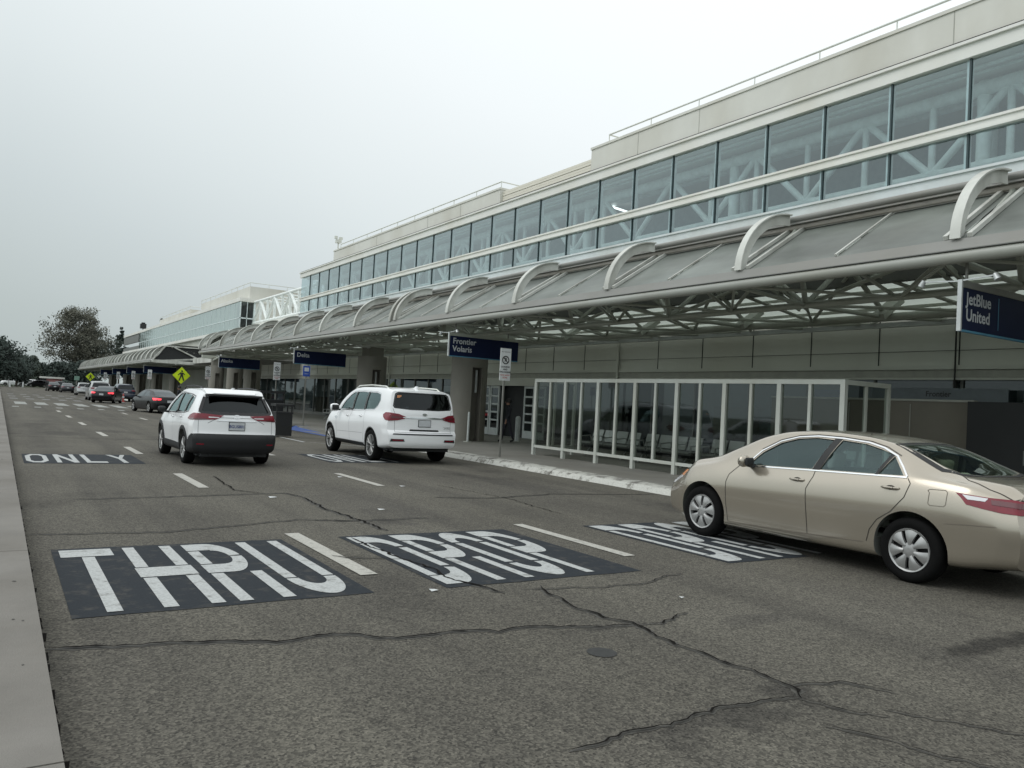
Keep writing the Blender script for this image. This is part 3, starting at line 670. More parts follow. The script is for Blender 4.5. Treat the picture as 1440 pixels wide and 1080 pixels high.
def canopy(label, y0, y1, ribs, dz, det):
    T = root('entrance_canopy', (16, (y0 + y1) / 2, 4.4 + dz), label, 'canopy')
    MB().tube((12.6, y0, 4.38 + dz), (12.6, y1, 4.38 + dz), .105, 20).build('front_tube', M['tube'], T, smooth=50)
    b = MB(); b.prism([(12.62, 4.485 + dz), (12.68, 4.485 + dz), (12.78, 4.70 + dz), (12.72, 4.70 + dz)], 'y', y0, y1); b.build('gutter', M['gutter'], T)
    MB().prism([(12.50, 4.47 + dz), (12.70, 4.47 + dz), (12.70, 4.50 + dz), (12.50, 4.485 + dz)], 'y', y0, y1).build('drip_flashing', M['canopy_dark'], T)
    # glazing slope, one panel per half bay
    edges = sorted([y0] + [r for r in ribs] + [(a + c) / 2 for a, c in zip(ribs, ribs[1:])] + [y1])
    for a, c in zip(edges, edges[1:]):
        if c - a < .3: continue
        MB().add([(12.76, a + .02, 4.705 + dz), (12.76, c - .02, 4.705 + dz), (14.55, c - .02, 5.84 + dz), (14.55, a + .02, 5.84 + dz)], [(0, 1, 2, 3)]).build('glazing_panel', M['canopy_glass'], T, fix=False)
    for a, c in zip(ribs, ribs[1:]):
        m = (a + c) / 2
        MB().bar((12.76, m, 4.74 + dz), (14.54, m, 5.865 + dz), .035, .04, up=(0, 1, 0)).build('glazing_bar', M['rib'], T)
    # top beams
    b = MB(); b.prism([(14.32, 5.93 + dz), (14.85, 5.93 + dz), (14.85, 6.11 + dz), (14.40, 6.11 + dz)], 'y', y0, y1); b.tube((14.36, y0, 6.04 + dz), (14.36, y1, 6.04 + dz), .07, 12); b.build('top_beam', M['gutter'], T, smooth=40)
    MB().tube((14.46, y0, 5.885 + dz), (14.46, y1, 5.885 + dz), .06, 10).build('top_rail', M['pink'], T)
    MB().prism([(14.4, 6.165 + dz), (20.8, 6.165 + dz), (20.8, 6.2 + dz), (14.4, 6.185 + dz)], 'y', y0, y1).build('roof_edge', M['canopy_dark'], T) if not det else None
    for r in ribs: rib_parts(T, r, dz, .085 if det else .28)
    # translucent ceiling skin falling to the wall, with purlins
    MB().add([(14.6, y0, 5.83 + dz), (14.6, y1, 5.83 + dz), (20.8, y1, 4.72), (20.8, y0, 4.72)], [(0, 1, 2, 3)]).build('ceiling', M['ceiling'], T, fix=False)
    b = MB()
    for i in range(9):
        x = 15.2 + i * .68; z = 5.83 + dz - (x - 14.6) * (1.11 + dz) / 6.2 - .05; b.box(x - .025, x + .025, y0, y1, z - .05, z + .03)
    b.build('purlins', M['canopy_steel'], T)
    if det:
        b = MB()
        b.tube((14.9, y0, 4.23), (14.9, y1, 4.23), .075, 12); b.build('lower_chord', M['canopy_steel'], T, smooth=50)
        b = MB(); b.tube((18.0, y0, 4.29), (18.0, y1, 4.29), .10, 12); b.tube((20.3, y0, 4.60), (20.3, y1, 4.60), .07, 10); b.build('rear_chord', M['canopy_steel'], T, smooth=50)
        b = MB(); b.tube((16.3, y0, 5.36), (16.3, y1, 5.36), .07, 8); b.box(16.9, 17.15, y0, y1, 4.95, 5.2); b.build('upper_chord', M['canopy_dark'], T, smooth=50)
        for i, y in enumerate(ribs):
            h = (ribs[i + 1] - y) / 2 if i + 1 < len(ribs) else 2.1
            b = MB()
            b.tube((12.6, y, 4.36), (14.9, y, 4.23), .045, 8); b.tube((14.9, y, 4.23), (18, y, 4.29), .055, 8); b.tube((18, y, 4.29), (20.6, y, 4.5), .055, 8)
            b.tube((12.65, y, 4.40), (14.45, y, 5.80), .04, 8); b.tube((14.9, y, 4.25), (14.45, y, 5.85), .06, 8); b.tube((14.9, y, 4.25), (16.3, y, 5.36), .06, 8)
            b.tube((18, y, 4.3), (16.3, y, 5.36), .06, 8); b.tube((18, y, 4.3), (20.3, y, 4.75), .045, 8)
            b.bar((17.6, y, 4.25), (18.4, y, 4.75), .14, .34, up=(0, 1, 0))
            b.build('cross_truss', M['canopy_steel'], T, smooth=50)
            b = MB()
            for s in (-1, 1):
                b.tube((14.9, y, 4.23), (16.3, y + s * h, 5.34), .05, 8)
                b.tube((12.6, y, 4.36), (14.9, y + s * h, 4.23), .032, 6)
                b.tube((14.9, y + s * h, 4.23), (14.5, y, 5.8), .045, 6)
                b.tube((14.9, y, 4.23), (18, y + s * h, 4.29), .035, 6)
                b.tube((18, y, 4.3), (20.6, y + s * h, 4.5), .04, 6)
                b.tube((18, y + s * h, 4.3), (16.6, y, 5.3), .045, 6)
            b.bar((17.8, y + h, 4.62), (15.2, y + h, 5.55), .06, .12); b.bar((17.8, y + h + .25, 4.62), (15.2, y + h + .25, 5.55), .05, .10)
            b.build('bracing', M['canopy_steel'], T, smooth=50)
    else:
        b = MB()
        for y in ribs: b.bar((12.6, y, 4.3 + dz), (20.6, y, 4.3 + dz), .12, .2); b.tube((12.7, y, 4.4 + dz), (16, y, 5.3 + dz), .06, 6)
        b.tube((14.9, y0, 4.23 + dz), (14.9, y1, 4.23 + dz), .075, 8); b.tube((18, y0, 4.29 + dz), (18, y1, 4.29 + dz), .1, 8)
        b.build('frame', M['canopy_steel'], T, smooth=50)
    return T
RB = [-1.5, 2.66, 6.85, 11.29, 15.53, 19.81, 24.01, 28.26, 32.44, 36.77, 40.69, 44.93, 48.99, 53.15, 57.11, 61.3]
RB1 = sorted(RB + [28.75])
T = canopy('long nearer drop-off canopy with white curved ribs over sloping grey glazing', -4.5, 63.0, RB, 0., True)
rib_parts(T, 28.72); rib_parts(T, 64.0)
# rounded far end of the near canopy
b = MB(); vs = []
for i in range(9):
    t = i / 8 * PI / 2
    for j, (x, z) in enumerate(((12.76, 4.705), (13.3, 5.3), (14.0, 5.75), (14.55, 5.9))): vs.append((x, 63 + 1.6 * math.sin(t) * (1 - j * .12), 4.6 + (z - 4.6) * (math.cos(t) * .6 + .4) if i else z))
b.add(vs, [(i * 4 + j, i * 4 + j + 1, i * 4 + j + 5, i * 4 + j + 4) for i in range(8) for j in range(3)]); b.build('end_hood', M['canopy_glass'], T, smooth=50)
MB().box(12.9, 20.8, 64.6, 64.75, 4.3, 4.75).build('end_beam', M['gutter'], T)
RB2 = [86.4 + i * 3.3 for i in range(26)]
C2 = canopy('farther drop-off canopy beyond the first, with closely spaced white ribs', 85.55, 170.9, RB2, -.25, False)
# gable end and flat link roof of the far canopy
b = MB(); Y = 85.5
b.bar((12.6, Y, 4.15), (13.8, Y, 5.75), .12, .16, up=(0, 1, 0)); b.bar((13.8, Y, 5.75), (20.8, Y, 5.75), .12, .16, up=(0, 1, 0)); b.bar((12.6, Y, 4.15), (17.5, Y, 4.7), .16, .2, up=(0, 1, 0)); b.bar((14.6, Y, 5.7), (16.9, Y, 4.7), .12, .16, up=(0, 1, 0))
b.box(12.6, 18.5, Y - 1.2, Y - .9, 4.0, 4.3)
b.build('gable_frame', M['rib'], C2)
MB().add([(12.9, Y + .1, 4.3), (20.8, Y + .1, 4.3), (20.8, Y + .1, 5.7), (13.9, Y + .1, 5.7)], [(0, 1, 2, 3)]).build('gable_glass', M['dark'], C2)
lk = root('link_roof', (18, 75, 4.6), 'flat grey roof slab filling the gap between the two canopies', 'roof')
MB().box(16.4, 20.8, 64.8, 84.6, 4.2, 4.6).build('slab', M['gutter'], lk); MB().box(16.3, 16.39, 64.8, 84.6, 4.15, 4.68).build('fascia', M['rib'], lk)

# ------------------------------------------------------------------ concrete columns
COLL = {28.2: 'fat round concrete column with a slot, right behind the Frontier Volaris sign', 38.3: 'fat round concrete column with a slot, between the Delta and Frontier signs',
        61.2: 'round concrete column seen just beneath the right half of the Alaska sign', 66.5: 'round concrete column seen under the middle of the Alaska sign', 73.: 'grey column left of the Alaska sign, beyond the white car roof',
        104.: 'grey column behind the near yellow crossing sign', 92.: 'first grey column under the farther canopy', 117.: 'thick grey column to the right of the dark parked cars', 130.: 'grey column next beyond the thick one under the far canopy', 148.: 'last slender column under the far canopy'}
for cy, lab in COLL.items():
    c = root('concrete_column', (16.1, cy, .15), lab, 'column', 'round concrete columns carrying the canopies')
    r = .74 if cy < 60 else .62
    b = MB(); n = 40
    # round shaft with a vertical slot facing the road corner
    sa = -PI / 2 - .05; sw = .30
    prof = []
    for i in range(n + 1):
        a = sa + sw + (2 * PI - 2 * sw) * i / n; prof.append((16.1 + r * math.cos(a), cy + r * math.sin(a)))
    ca, sn = math.cos(sa), math.sin(sa)
    p1 = prof[-1]; p0 = prof[0]
    prof += [(p1[0] - ca * .42, p1[1] - sn * .42), (p0[0] - ca * .42, p0[1] - sn * .42)]
    b.prism(prof, 'z', .15, 3.1); b.lathe([(3.1, r), (3.78, r), (3.78, .01)], 40, 'z', (16.1, cy, 0)); b.lathe([(3.1, .01), (3.1, r)], 40, 'z', (16.1, cy, 0))
    b.build('shaft', M['concrete'], c, smooth=35)
    b = MB(); b.box(15.68, 16.52, cy - .42, cy + .42, 3.75, 4.5); b.build('neck', M['concrete'], c)
    b = MB(); b.box(14.8, 18.1, cy - .2, cy + .2, 4.35, 4.75); b.bar((15.6, cy - .5, 4.2), (16.6, cy - .5, 4.9), .1, .3, up=(0, 1, 0)); b.build('bracket', M['canopy_steel'], c)
    if cy < 60: MB().box(16.02, 16.08, cy - r + .05, cy - r + .11, 2.1, 3.0).build('lamp_strip', M['sign_edge'], c)

# ------------------------------------------------------------------ hanging airline signs
def hang(y, lines, label, big=True, x0=12.6, L=2.8, z0=3.24, dz=0.):
    s = root('hanging_sign', (x0, y, z0 + dz), label, 'sign', 'blue airline signs hanging under the canopies')
    z0 += dz; z1 = z0 + .66
    MB().box(x0 + .04, x0 + L, y - .07, y - .02, z0, z1).build('panel', M['sign_navy'], s)
    b = MB(); b.box(x0, x0 + .038, y - .078, y - .012, z0 - .03, z1 + .12); b.build('end_cap', M['sign_edge'], s)
    b = MB(); b.box(x0 + .04, x0 + L, y - .08, y - .01, z1 + .003, z1 + .11); b.build('top_rail', M['canopy_steel'] if y > 10 else M['gutter'], s)
    MB().box(x0 + .04, x0 + L, y - .072, y - .018, z0 - .035, z0 - .003).build('bottom_trim', M['sign_trim'], s)
    if big:
        sz = .27 if len(lines) > 1 else .30
        for i, l in enumerate(lines):
            zz = z1 - .25 - i * .26 if len(lines) > 1 else z1 - .32
            t = text_mb(l, sz, face_south(x0 + .16, y - .073, zz), bold=.006); t.build('lettering', M['sign_text'], s)
        MB().box(x0 + 1.16, x0 + 1.175, y - .074, y - .0705, z0 + .08, z1 - .05).build('divider', M['sign_trim'], s) if y < 10 else None
        for xx in (x0 + .28, x0 + L - .4): MB().tube((xx, y, z1 + .11), (xx, y, 4.36), .025, 8).build('hanger', M['pole'], s)
        b = MB()
        b.bar((x0 + .03, y, z1 + .10), (x0 + .03, y - .55, z1 + .14), .02, .02); b.bar((x0 + .03, y, z1 + .10), (x0 + .03, y + .55, z1 + .14), .02, .02)
        b.build('lamp_arm', M['sign_edge'], s)
        for sg in (-1, 1):
            b = MB(); b.tube((x0 + .03, y + sg * .55, z1 + .16), (x0 + .03, y + sg * .60, z1 + .07), .035, 12, .052); b.build('spotlight', M['sign_edge'], s, smooth=40)
    else:
        for xx in (x0 + .3, x0 + L - .3): MB().tube((xx, y, z1), (xx, y, 4.2), .03, 6).build('hanger', M['pole'], s)
hang(6.75, ['JetBlue', 'United'], 'nearest hanging navy sign reading JetBlue United, at the right edge')
hang(23.66, ['Frontier', 'Volaris'], 'hanging navy sign reading Frontier Volaris in front of a concrete column')
hang(40.3, ['Delta'], 'hanging navy sign reading Delta above the waiting benches')
hang(56.8, ['Alaska'], 'hanging navy sign reading Alaska above the roof of the white compact car')
for y, w in ((91, 'nearest unlettered navy sign under the farther canopy'), (104, 'second navy sign under the farther canopy'), (118, 'third navy sign under the farther canopy'), (133, 'fourth and last navy sign under the farther canopy')):
    hang(y, [], w, False, x0=12.7, L=3.2, z0=3.1)
for (x, y, z, w) in ((15.0, 37.0, 4.15, 'pale disc lamp under the canopy left of the slotted column neck'), (16.6, 34.2, 4.0, 'pale disc lamp under the canopy right of the slotted column neck'), (16.2, 45, 4.1, 'small pale disc lamp under the canopy above the Delta sign')):
    t = root('canopy_lamp', (x, y, z), w, 'lamp'); b = MB(); b.lathe([(.0, .01), (.0, .34), (.06, .36), (.12, .2), (.16, .01)], 24, 'z', (x, y, z)); b.build('shade', M['disc'], t, smooth=40); MB().tube((x, y, z + .15), (x, y, z + .5), .03).build('stem', M['canopy_steel'], t)

# ------------------------------------------------------------------ glass screen on the pavement
E1 = root('glass_screen', (14.4, 15.4, .15), 'cream framed screen of smoked glass panels standing on the pavement beside the kerb', 'screen')
zt = 2.55; ny = 14; dy = (20.85 - 9.9) / ny
b = MB(); b.box(14.35, 14.45, 9.85, 20.9, zt - .10, zt); b.box(14.36, 14.44, 9.85, 20.9, .38, .46); b.build('rail', M['screen_frame'], E1)
for i in range(ny + 1):
    y = 9.9 + i * dy; m = i % 2 == 0; h = .055 if m else .035
    MB().box(14.355 - (.01 if m else 0), 14.445, y - h, y + h, .15 if m else .461, zt - .101).build('post', M['screen_frame'], E1)
    if i < ny: MB().add([(14.4, y + h, .46), (14.4, y + dy - .035, .46), (14.4, y + dy - .035, zt - .1), (14.4, y + h, zt - .1)], [(0, 1, 2, 3)]).build('glass_panel', M['smoke_glass'], E1, fix=False)
for ye in (9.9, 20.85):
    b = MB(); b.box(14.46, 15.95, ye - .04, ye + .04, zt - .10, zt - .002); b.box(14.46, 15.95, ye - .04, ye + .04, .38, .46); b.box(15.1, 15.17, ye - .03, ye + .03, .46, zt - .1); b.box(15.88, 15.96, ye - .045, ye + .045, .15, zt - .003)
    b.build('side_frame', M['screen_frame'], E1)
    MB().add([(14.46, ye, .46), (15.9, ye, .46), (15.9, ye, zt - .1), (14.46, ye, zt - .1)], [(0, 1, 2, 3)]).build('side_glass', M['smoke_glass'], E1, fix=False)
# benches behind the screen
def bench(x, y, lab, n=4):
    t = root('waiting_bench', (x, y, .15), lab, 'bench', 'metal waiting benches on the terminal pavement')
    MB().box(x - .05, x + .05, y, y + n * .6, .42, .50).build('beam', M['black'], t)
    for i in range(n):
        ys = y + .04 + i * .6
        b = MB(); b.box(x - .25, x + .25, ys, ys + .52, .57, .61); b.build('seat', M['chair'], t)
        b = MB(); b.bar((x + .22, ys + .26, .64), (x + .33, ys + .26, 1.02), .52, .03, up=(1, 0, 0)); b.build('backrest', M['chair'], t)
    for i in range(n + 1):
        ys = y + i * .6; b = MB(); b.bar((x - .22, ys, .78), (x + .2, ys, .82), .03, .03); b.bar((x + .2, ys, .82), (x + .26, ys, .55), .03, .03); b.bar((x - .22, ys, .78), (x - .2, ys, .55), .03, .03); b.build('armrest', M['chair'], t)
    for ys in (y + .3, y + n * .6 - .3):
        b = MB(); b.bar((x - .28, ys, .16), (x, ys, .46), .05, .03); b.bar((x + .28, ys, .16), (x, ys, .46), .05, .03); b.build('leg', M['chair'], t)
bench(16.6, 10.6, 'row of metal seats behind the nearest part of the glass screen')
bench(16.6, 13.3, 'row of metal seats, second from the near end behind the glass screen')
bench(16.6, 16.0, 'row of metal seats, third from the near end behind the glass screen')
bench(16.6, 18.6, 'row of metal seats behind the far end of the glass screen')
bench(17.6, 41.5, 'light waiting bench under the Delta sign, right of the dark seated people', 3)
bench(17.6, 44.0, 'light waiting bench under the Delta sign where people in dark clothes sit', 3)
bench(17.6, 47.0, 'light waiting bench farthest left under the Delta sign', 3)
# tan partition and black block on the right
t = root('tan_partition', (18, 10.1, .15), 'tan boarded partition beside the right end of the glass screen', 'partition')
b = MB(); b.box(18, 18.1, 9.15, 14.6, .15, 2.27); b.build('board', M['tan'], t); b = MB(); b.box(17.985, 17.998, 10.6, 10.62, .2, 2.2); b.box(17.985, 17.998, 12.2, 12.22, .2, 2.2); b.box(17.97, 18.13, 9.15, 14.6, 2.272, 2.32); b.build('trim', M['wall_dark'], t)
t = root('black_cabinet', (18, 8.4, .15), 'tall black cabinet at the right edge behind the beige car', 'cabinet')
b = MB(); b.box(17.6, 19, 5.2, 9.1, .15, 2.28); b.build('casing', M['black'], t); b = MB(); b.box(17.59, 17.597, 7.2, 7.23, .2, 2.2); b.box(17.58, 17.597, 7.9, 7.95, 1.0, 1.3); b.build('door_seam', M['canopy_dark'], t)

# ------------------------------------------------------------------ pole signs
def pole_sign(x, y, lab, zt=3.3, zb=2.36, w=.36, kind='white'):
    s = root('pole_sign', (x, y, .15), lab, 'sign', 'upright notices on grey poles along the kerb')
    MB().box(x - .022, x + .022, y - .022, y + .022, .15, zb + .1).build('pole', M['pole'], s)
    face = {'white': 'sign_white', 'blue': 'sign_blue'}[kind]
    MB().box(x - w / 2, x + w / 2, y - .05, y - .03, zb, zt).build('board', M[face], s)
    if kind == 'white':
        b = MB(); yy = y - .0515
        cz = zt - .34; n = 24
        for i in range(n):
            a = 2 * PI * i / n; c = 2 * PI * (i + 1) / n
            b.add([(x + rr * math.cos(q), yy, cz + rr * math.sin(q)) for rr, q in ((.09, a), (.125, a), (.125, c), (.09, c))], [(0, 1, 2, 3)])
        b.add([(x - .09, yy - .001, cz + .065), (x - .065, yy - .001, cz + .09), (x + .09, yy - .001, cz - .065), (x + .065, yy - .001, cz - .09)], [(0, 1, 2, 3)])
        text_mb('P', .17, face_south(x, yy - .0015, cz - .06), b, bold=.004, align='CENTER')
        text_mb('NO PARKING', .05, face_south(x, yy, zt - .12), b, align='CENTER')
        for i, l in enumerate(('LOADING', 'AND', 'UNLOADING')): text_mb(l, .066, face_south(x, yy, zt - .56 - i * .075), b, bold=.003, align='CENTER')
        b.build('lettering', M['sign_ink'], s)
        r = MB()
        for i, l in enumerate(('TOW AWAY', 'ZONE')): text_mb(l, .058, face_south(x, yy, zt - .80 - i * .07), r, bold=.002, align='CENTER')
        r.build('red_lettering', M['sign_red'], s)
    else:
        b = MB(); yy = y - .0515; b.add([(x - .11, yy, zt - .26), (x + .11, yy, zt - .26), (x + .11, yy, zt - .08), (x - .11, yy, zt - .08)], [(0, 1, 2, 3)]); text_mb('ONLY', .08, face_south(x, yy, zt - .40), b, align='CENTER'); b.build('symbol', M['sign_white'], s)
    return s
pole_sign(12.35, 19.6, 'tall white no parking notice on a grey pole left of the glass screen', 3.31, 2.37)
pole_sign(12.3, 42.0, 'white no parking notice on a pole between the Alaska and Delta signs', 3.27, 2.34)
pole_sign(12.3, 58.4, 'white notice on a pole left of the Alaska sign', 3.24, 2.36)
pole_sign(12.3, 83.9, 'white notice on a pole left of the near yellow crossing sign', 3.25, 2.34)
pole_sign(12.3, 95, 'white notice on a pole behind the dark parked sedan', 3.2, 2.3)
pole_sign(12.3, 108, 'white notice on a pole, second from the far yellow crossing sign', 3.2, 2.3)
pole_sign(12.3, 122, 'white notice on a pole right beside the far yellow crossing sign', 3.2, 2.3)
pole_sign(12.3, 37.2, 'small blue notice on a thin pole under the Delta sign', 3.02, 2.52, .34, 'blue')
def ped_sign(x, y, lab):
    s = root('crossing_sign', (x, y, .15), lab, 'sign', 'yellow pedestrian crossing signs')
    MB().box(x - .03, x + .03, y - .03, y + .03, .15, 3.3).build('pole', M['pole'], s)
    cz = 2.62; r = .66
    MB().add([(x, y - .05, cz - r), (x + r, y - .05, cz), (x, y - .05, cz + r), (x - r, y - .05, cz), (x, y - .03, cz - r), (x + r, y - .03, cz), (x, y - .03, cz + r), (x - r, y - .03, cz)],
             [(0, 1, 2, 3), (7, 6, 5, 4), (0, 4, 5, 1), (1, 5, 6, 2), (2, 6, 7, 3), (3, 7, 4, 0)]).build('board', M['ped_yellow'], s)
    b = MB(); yy = y - .055
    def P(*pts): b.add([(x + u, yy, cz + v) for u, v in pts], [tuple(range(len(pts)))])
    P(*[(.02 + .07 * math.cos(i * .785), .34 + .07 * math.sin(i * .785)) for i in range(8)])
    P((-.09, .24), (.10, .24), (.12, -.04), (-.08, -.04)); P((-.08, -.02), (.04, -.02), (-.12, -.42), (-.22, -.42)); P((0, -.02), (.12, -.02), (.24, -.40), (.14, -.42))
    P((-.09, .24), (-.06, .15), (-.24, -.02), (-.28, .04)); P((.10, .24), (.08, .14), (.22, .04), (.26, .10)); b.build('walking_figure', M['sign_ink'], s)
ped_sign(12.0, 66.3, 'nearer yellow diamond pedestrian crossing sign, left of the white compact car'); ped_sign(12.0, 139.5, 'farther, smaller yellow diamond pedestrian crossing sign at the canopy end')

# ------------------------------------------------------------------ bins, bollards and carts
def binn(x, y, h, w, lab):
    t = root('litter_bin', (x, y, 0), lab, 'bin')
    z = .0
    b = MB(); b.prism([(x - w / 2, y - w / 2), (x + w / 2, y - w / 2), (x + w / 2, y + w / 2), (x - w / 2, y + w / 2)], 'z', z + .05, h * .72); b.build('body', M['black'], t)
    b = MB(); b.box(x - w / 2 - .02, x + w / 2 + .02, y - w / 2 - .02, y + w / 2 + .02, h * .72, h * .76); b.build('rim', M['plastic'], t)
    b = MB()
    for sx in (-1, 1):
        for sy in (-1, 1): b.box(x + sx * (w / 2 - .03) - .02, x + sx * (w / 2 - .03) + .02, y + sy * (w / 2 - .03) - .02, y + sy * (w / 2 - .03) + .02, h * .76, h * .93)
    b.box(x - w / 2 - .04, x + w / 2 + .04, y - w / 2 - .04, y + w / 2 + .04, h * .93, h); b.build('hood', M['black'], t)
    MB().box(x - w / 2 + .05, x + w / 2 - .05, y - w / 2 - .006, y - w / 2, h * .35, h * .55).build('label', M['plastic'], t)
binn(9.15, 30.2, 1.25, .62, 'square black bin standing on the road edge right behind the white compact car')
binn(11.2, 39.2, 1.75, 1.1, 'bulky black bin cluster beyond the square black bin')
def bollard(x, y, lab, h=1.0, r=.11):
    t = root('bollard', (x, y, .15), lab, 'bollard', 'pale bollards near the entrance')
    MB().lathe([(.15, r), (h, r), (h + .06, r * .7), (h + .08, .01)], 20, 'z', (x, y, 0)).build('post', M['door_frame'], t, smooth=40); MB().lathe([(.12, .16), (.18, .16), (.18, .10)], 16, 'z', (x, y, 0)).build('base', M['canopy_steel'], t, smooth=40)
bollard(18.6, 28.2, 'pale round bollard in front of the open entrance doors', 1.15)
bollard(15.5, 27.0, 'thin pale post at the foot of the slotted column', 1.25, .045)
for (x, y, lab) in ((10.2, 84.5, 'small reddish kerbside post right of the dark parked sedan'), ):
    t = root('marker_post', (x, y, 0), lab, 'post'); MB().lathe([(0, .2), (.06, .2), (.06, .09), (.75, .07), (.8, .01)], 14, 'z', (x, y, 0)).build('tube', M['sign_red'], t, smooth=40); MB().lathe([(.4, .095), (.55, .09)], 14, 'z', (x, y, 0)).build('reflective_band', M['sign_white'], t)
# ------------------------------------------------------------------ vehicles
class Cur:
    """monotone cubic through (u, v) points"""
    def __init__(s, pts):
        pts = sorted(pts); s.x = [p[0] for p in pts]; s.y = [p[1] for p in pts]; n = len(pts)
        d = [(s.y[i + 1] - s.y[i]) / (s.x[i + 1] - s.x[i]) for i in range(n - 1)]
        m = [d[0]] + [0 if d[i - 1] * d[i] <= 0 else 2 * d[i - 1] * d[i] / (d[i - 1] + d[i]) for i in range(1, n - 1)] + [d[-1]]
        s.m = m
    def __call__(s, u):
        x, y, m = s.x, s.y, s.m
        if u <= x[0]: return y[0]
        if u >= x[-1]: return y[-1]
        i = 0
        while u > x[i + 1]: i += 1
        h = x[i + 1] - x[i]; t = (u - x[i]) / h
        return (2 * t ** 3 - 3 * t * t + 1) * y[i] + (t ** 3 - 2 * t * t + t) * h * m[i] + (-2 * t ** 3 + 3 * t * t) * y[i + 1] + (t ** 3 - t * t) * h * m[i + 1]

def catmull(P, sub):
    out = []
    for i in range(len(P) - 1):
        p0 = P[max(0, i - 1)]; p1 = P[i]; p2 = P[i + 1]; p3 = P[min(len(P) - 1, i + 2)]
        k = sub[i] if isinstance(sub, (list, tuple)) else sub
        for j in range(k):
            t = j / k
            q = []
            for a in range(2):
                d1 = (p2[a] - p0[a]) / 2; d2 = (p3[a] - p1[a]) / 2
                q.append((2 * t ** 3 - 3 * t * t + 1) * p1[a] + (t ** 3 - 2 * t * t + t) * d1 * .9 + (-2 * t ** 3 + 3 * t * t) * p2[a] + (t ** 3 - t * t) * d2 * .9)
            out.append(tuple(q))
    out.append(P[-1]); return out

def car_section(S, y):
    zb, zt, zB, hw, wr = S['zb'](y), S['zt'](y), S['belt'](y), S['hw'](y), S['wr'](y)
    zB = min(zB, zt - .02); h = zB - zb; f = S.get('rail', .88)
    zr = zB + (zt - zB) * f; wr = min(wr, hw * .93 - .02)
    tall = max(0, min(1, (zt - zB - .1) / .3)); xs = hw * .915
    P = [(hw * .80, zb), (hw * .94, zb + .05), (hw * .972, zb + .28 * h), (hw * S.get('crown', .997), zb + .62 * h), (hw * .975, zb + .82 * h), (xs, zB),
         (xs + (wr - xs) * .5 + .025 * tall, zB + (zr - zB) * .52), (wr, zr), (wr * .84, zr + (zt - zr) * .52), (wr * .48, zr + (zt - zr) * .88), (0, zt)]
    return catmull(P, S.get('sub', [3, 4, 5, 5, 4, 6, 6, 5, 4, 3]))

def car_shell(S, ny, inset=0., yr=None):
    Lf, Lr = S['Lf'], S['Lr']
    y0, y1 = yr or (-Lr, Lf)
    ys = []
    for i in range(ny + 1):
        t = i / ny
        if not yr: t = t - .55 * math.sin(2 * PI * t) / (2 * PI)
        ys.append(y0 + (y1 - y0) * t)
    rows = []
    for y in ys:
        sec = car_section(S, y)
        if inset:
            sec = [(max(0, x - inset), max(S['floor'], z - (inset if z > S['belt'](y) else 0))) for x, z in sec]
        rows.append([(x, y, z) for x, z in sec])
    K = len(rows[0]); M_ = S.get('fill', 8)
    def deform(p):
        x, y, z = p
        for sg, L, bow, ins in ((1, Lf, S['bowf'], S['insf']), (-1, Lr, S['bowr'], S['insr'])):
            d = sg * y - (L - S.get('reach', .8))
            if d > 0:
                t = min(1, d / S.get('reach', .8)); t = t * t * (3 - 2 * t)
                y -= sg * t * (bow * (abs(x) / (S['W'] / 2)) ** 2.6 + ins(z))
        return (x, y, z)
    mb = MB(); vs = []; fs = []
    def idx(i, k, side):
        if k == K - 1: side = 0
        return (i * K + k) * 2 + side
    for r in rows:
        for (x, y, z) in r: vs += [deform((-x, y, z)), deform((x, y, z))]
    for i in range(len(rows) - 1):
        for k in range(K - 1):
            fs.append((idx(i, k, 0), idx(i, k + 1, 0), idx(i + 1, k + 1, 0), idx(i + 1, k, 0)))
            fs.append((idx(i, k, 1), idx(i + 1, k, 1), idx(i + 1, k + 1, 1), idx(i, k + 1, 1)))
        fs.append((idx(i, 0, 0), idx(i + 1, 0, 0), idx(i + 1, 0, 1), idx(i, 0, 1)))
    for i, flip in ((0, False), (len(rows) - 1, True)):
        base = len(vs); r = rows[i]
        grid = []
        for k in range(K):
            x, y, z = r[k]; row = []
            for j in range(2 * M_ + 1):
                u = -1 + j / M_
                if j == 0: row.append(idx(i, k, 0))
                elif j == 2 * M_: row.append(idx(i, k, 1))
                elif k == K - 1: row.append(idx(i, k, 0))
                else: vs.append(deform((u * x, y, z))); row.append(len(vs) - 1)
            grid.append(row)
        for k in range(K - 1):
            for j in range(2 * M_):
                q = [grid[k][j], grid[k][j + 1], grid[k + 1][j + 1], grid[k + 1][j]]
                u = []
                for a in q:
                    if a not in u: u.append(a)
                if len(u) > 2: fs.append(tuple(u if not flip else u[::-1]))
    mb.add(vs, fs); return mb

def apply_mod(o):
    dg = bpy.context.evaluated_depsgraph_get(); dg.update()
    me = bpy.data.meshes.new_from_object(o.evaluated_get(dg)); o.modifiers.clear()
    old = o.data; o.data = me; bpy.data.meshes.remove(old)

def cut(o, mb, mi=1):
    me_m = [m for m in o.data.materials]
    mb.mi = [mi] * len(mb.f)
    c = mb.build('cutter', me_m)
    md = o.modifiers.new('b', 'BOOLEAN'); md.operation = 'DIFFERENCE'; md.solver = 'EXACT'; md.object = c
    apply_mod(o); me = c.data; bpy.data.objects.remove(c); bpy.data.meshes.remove(me)

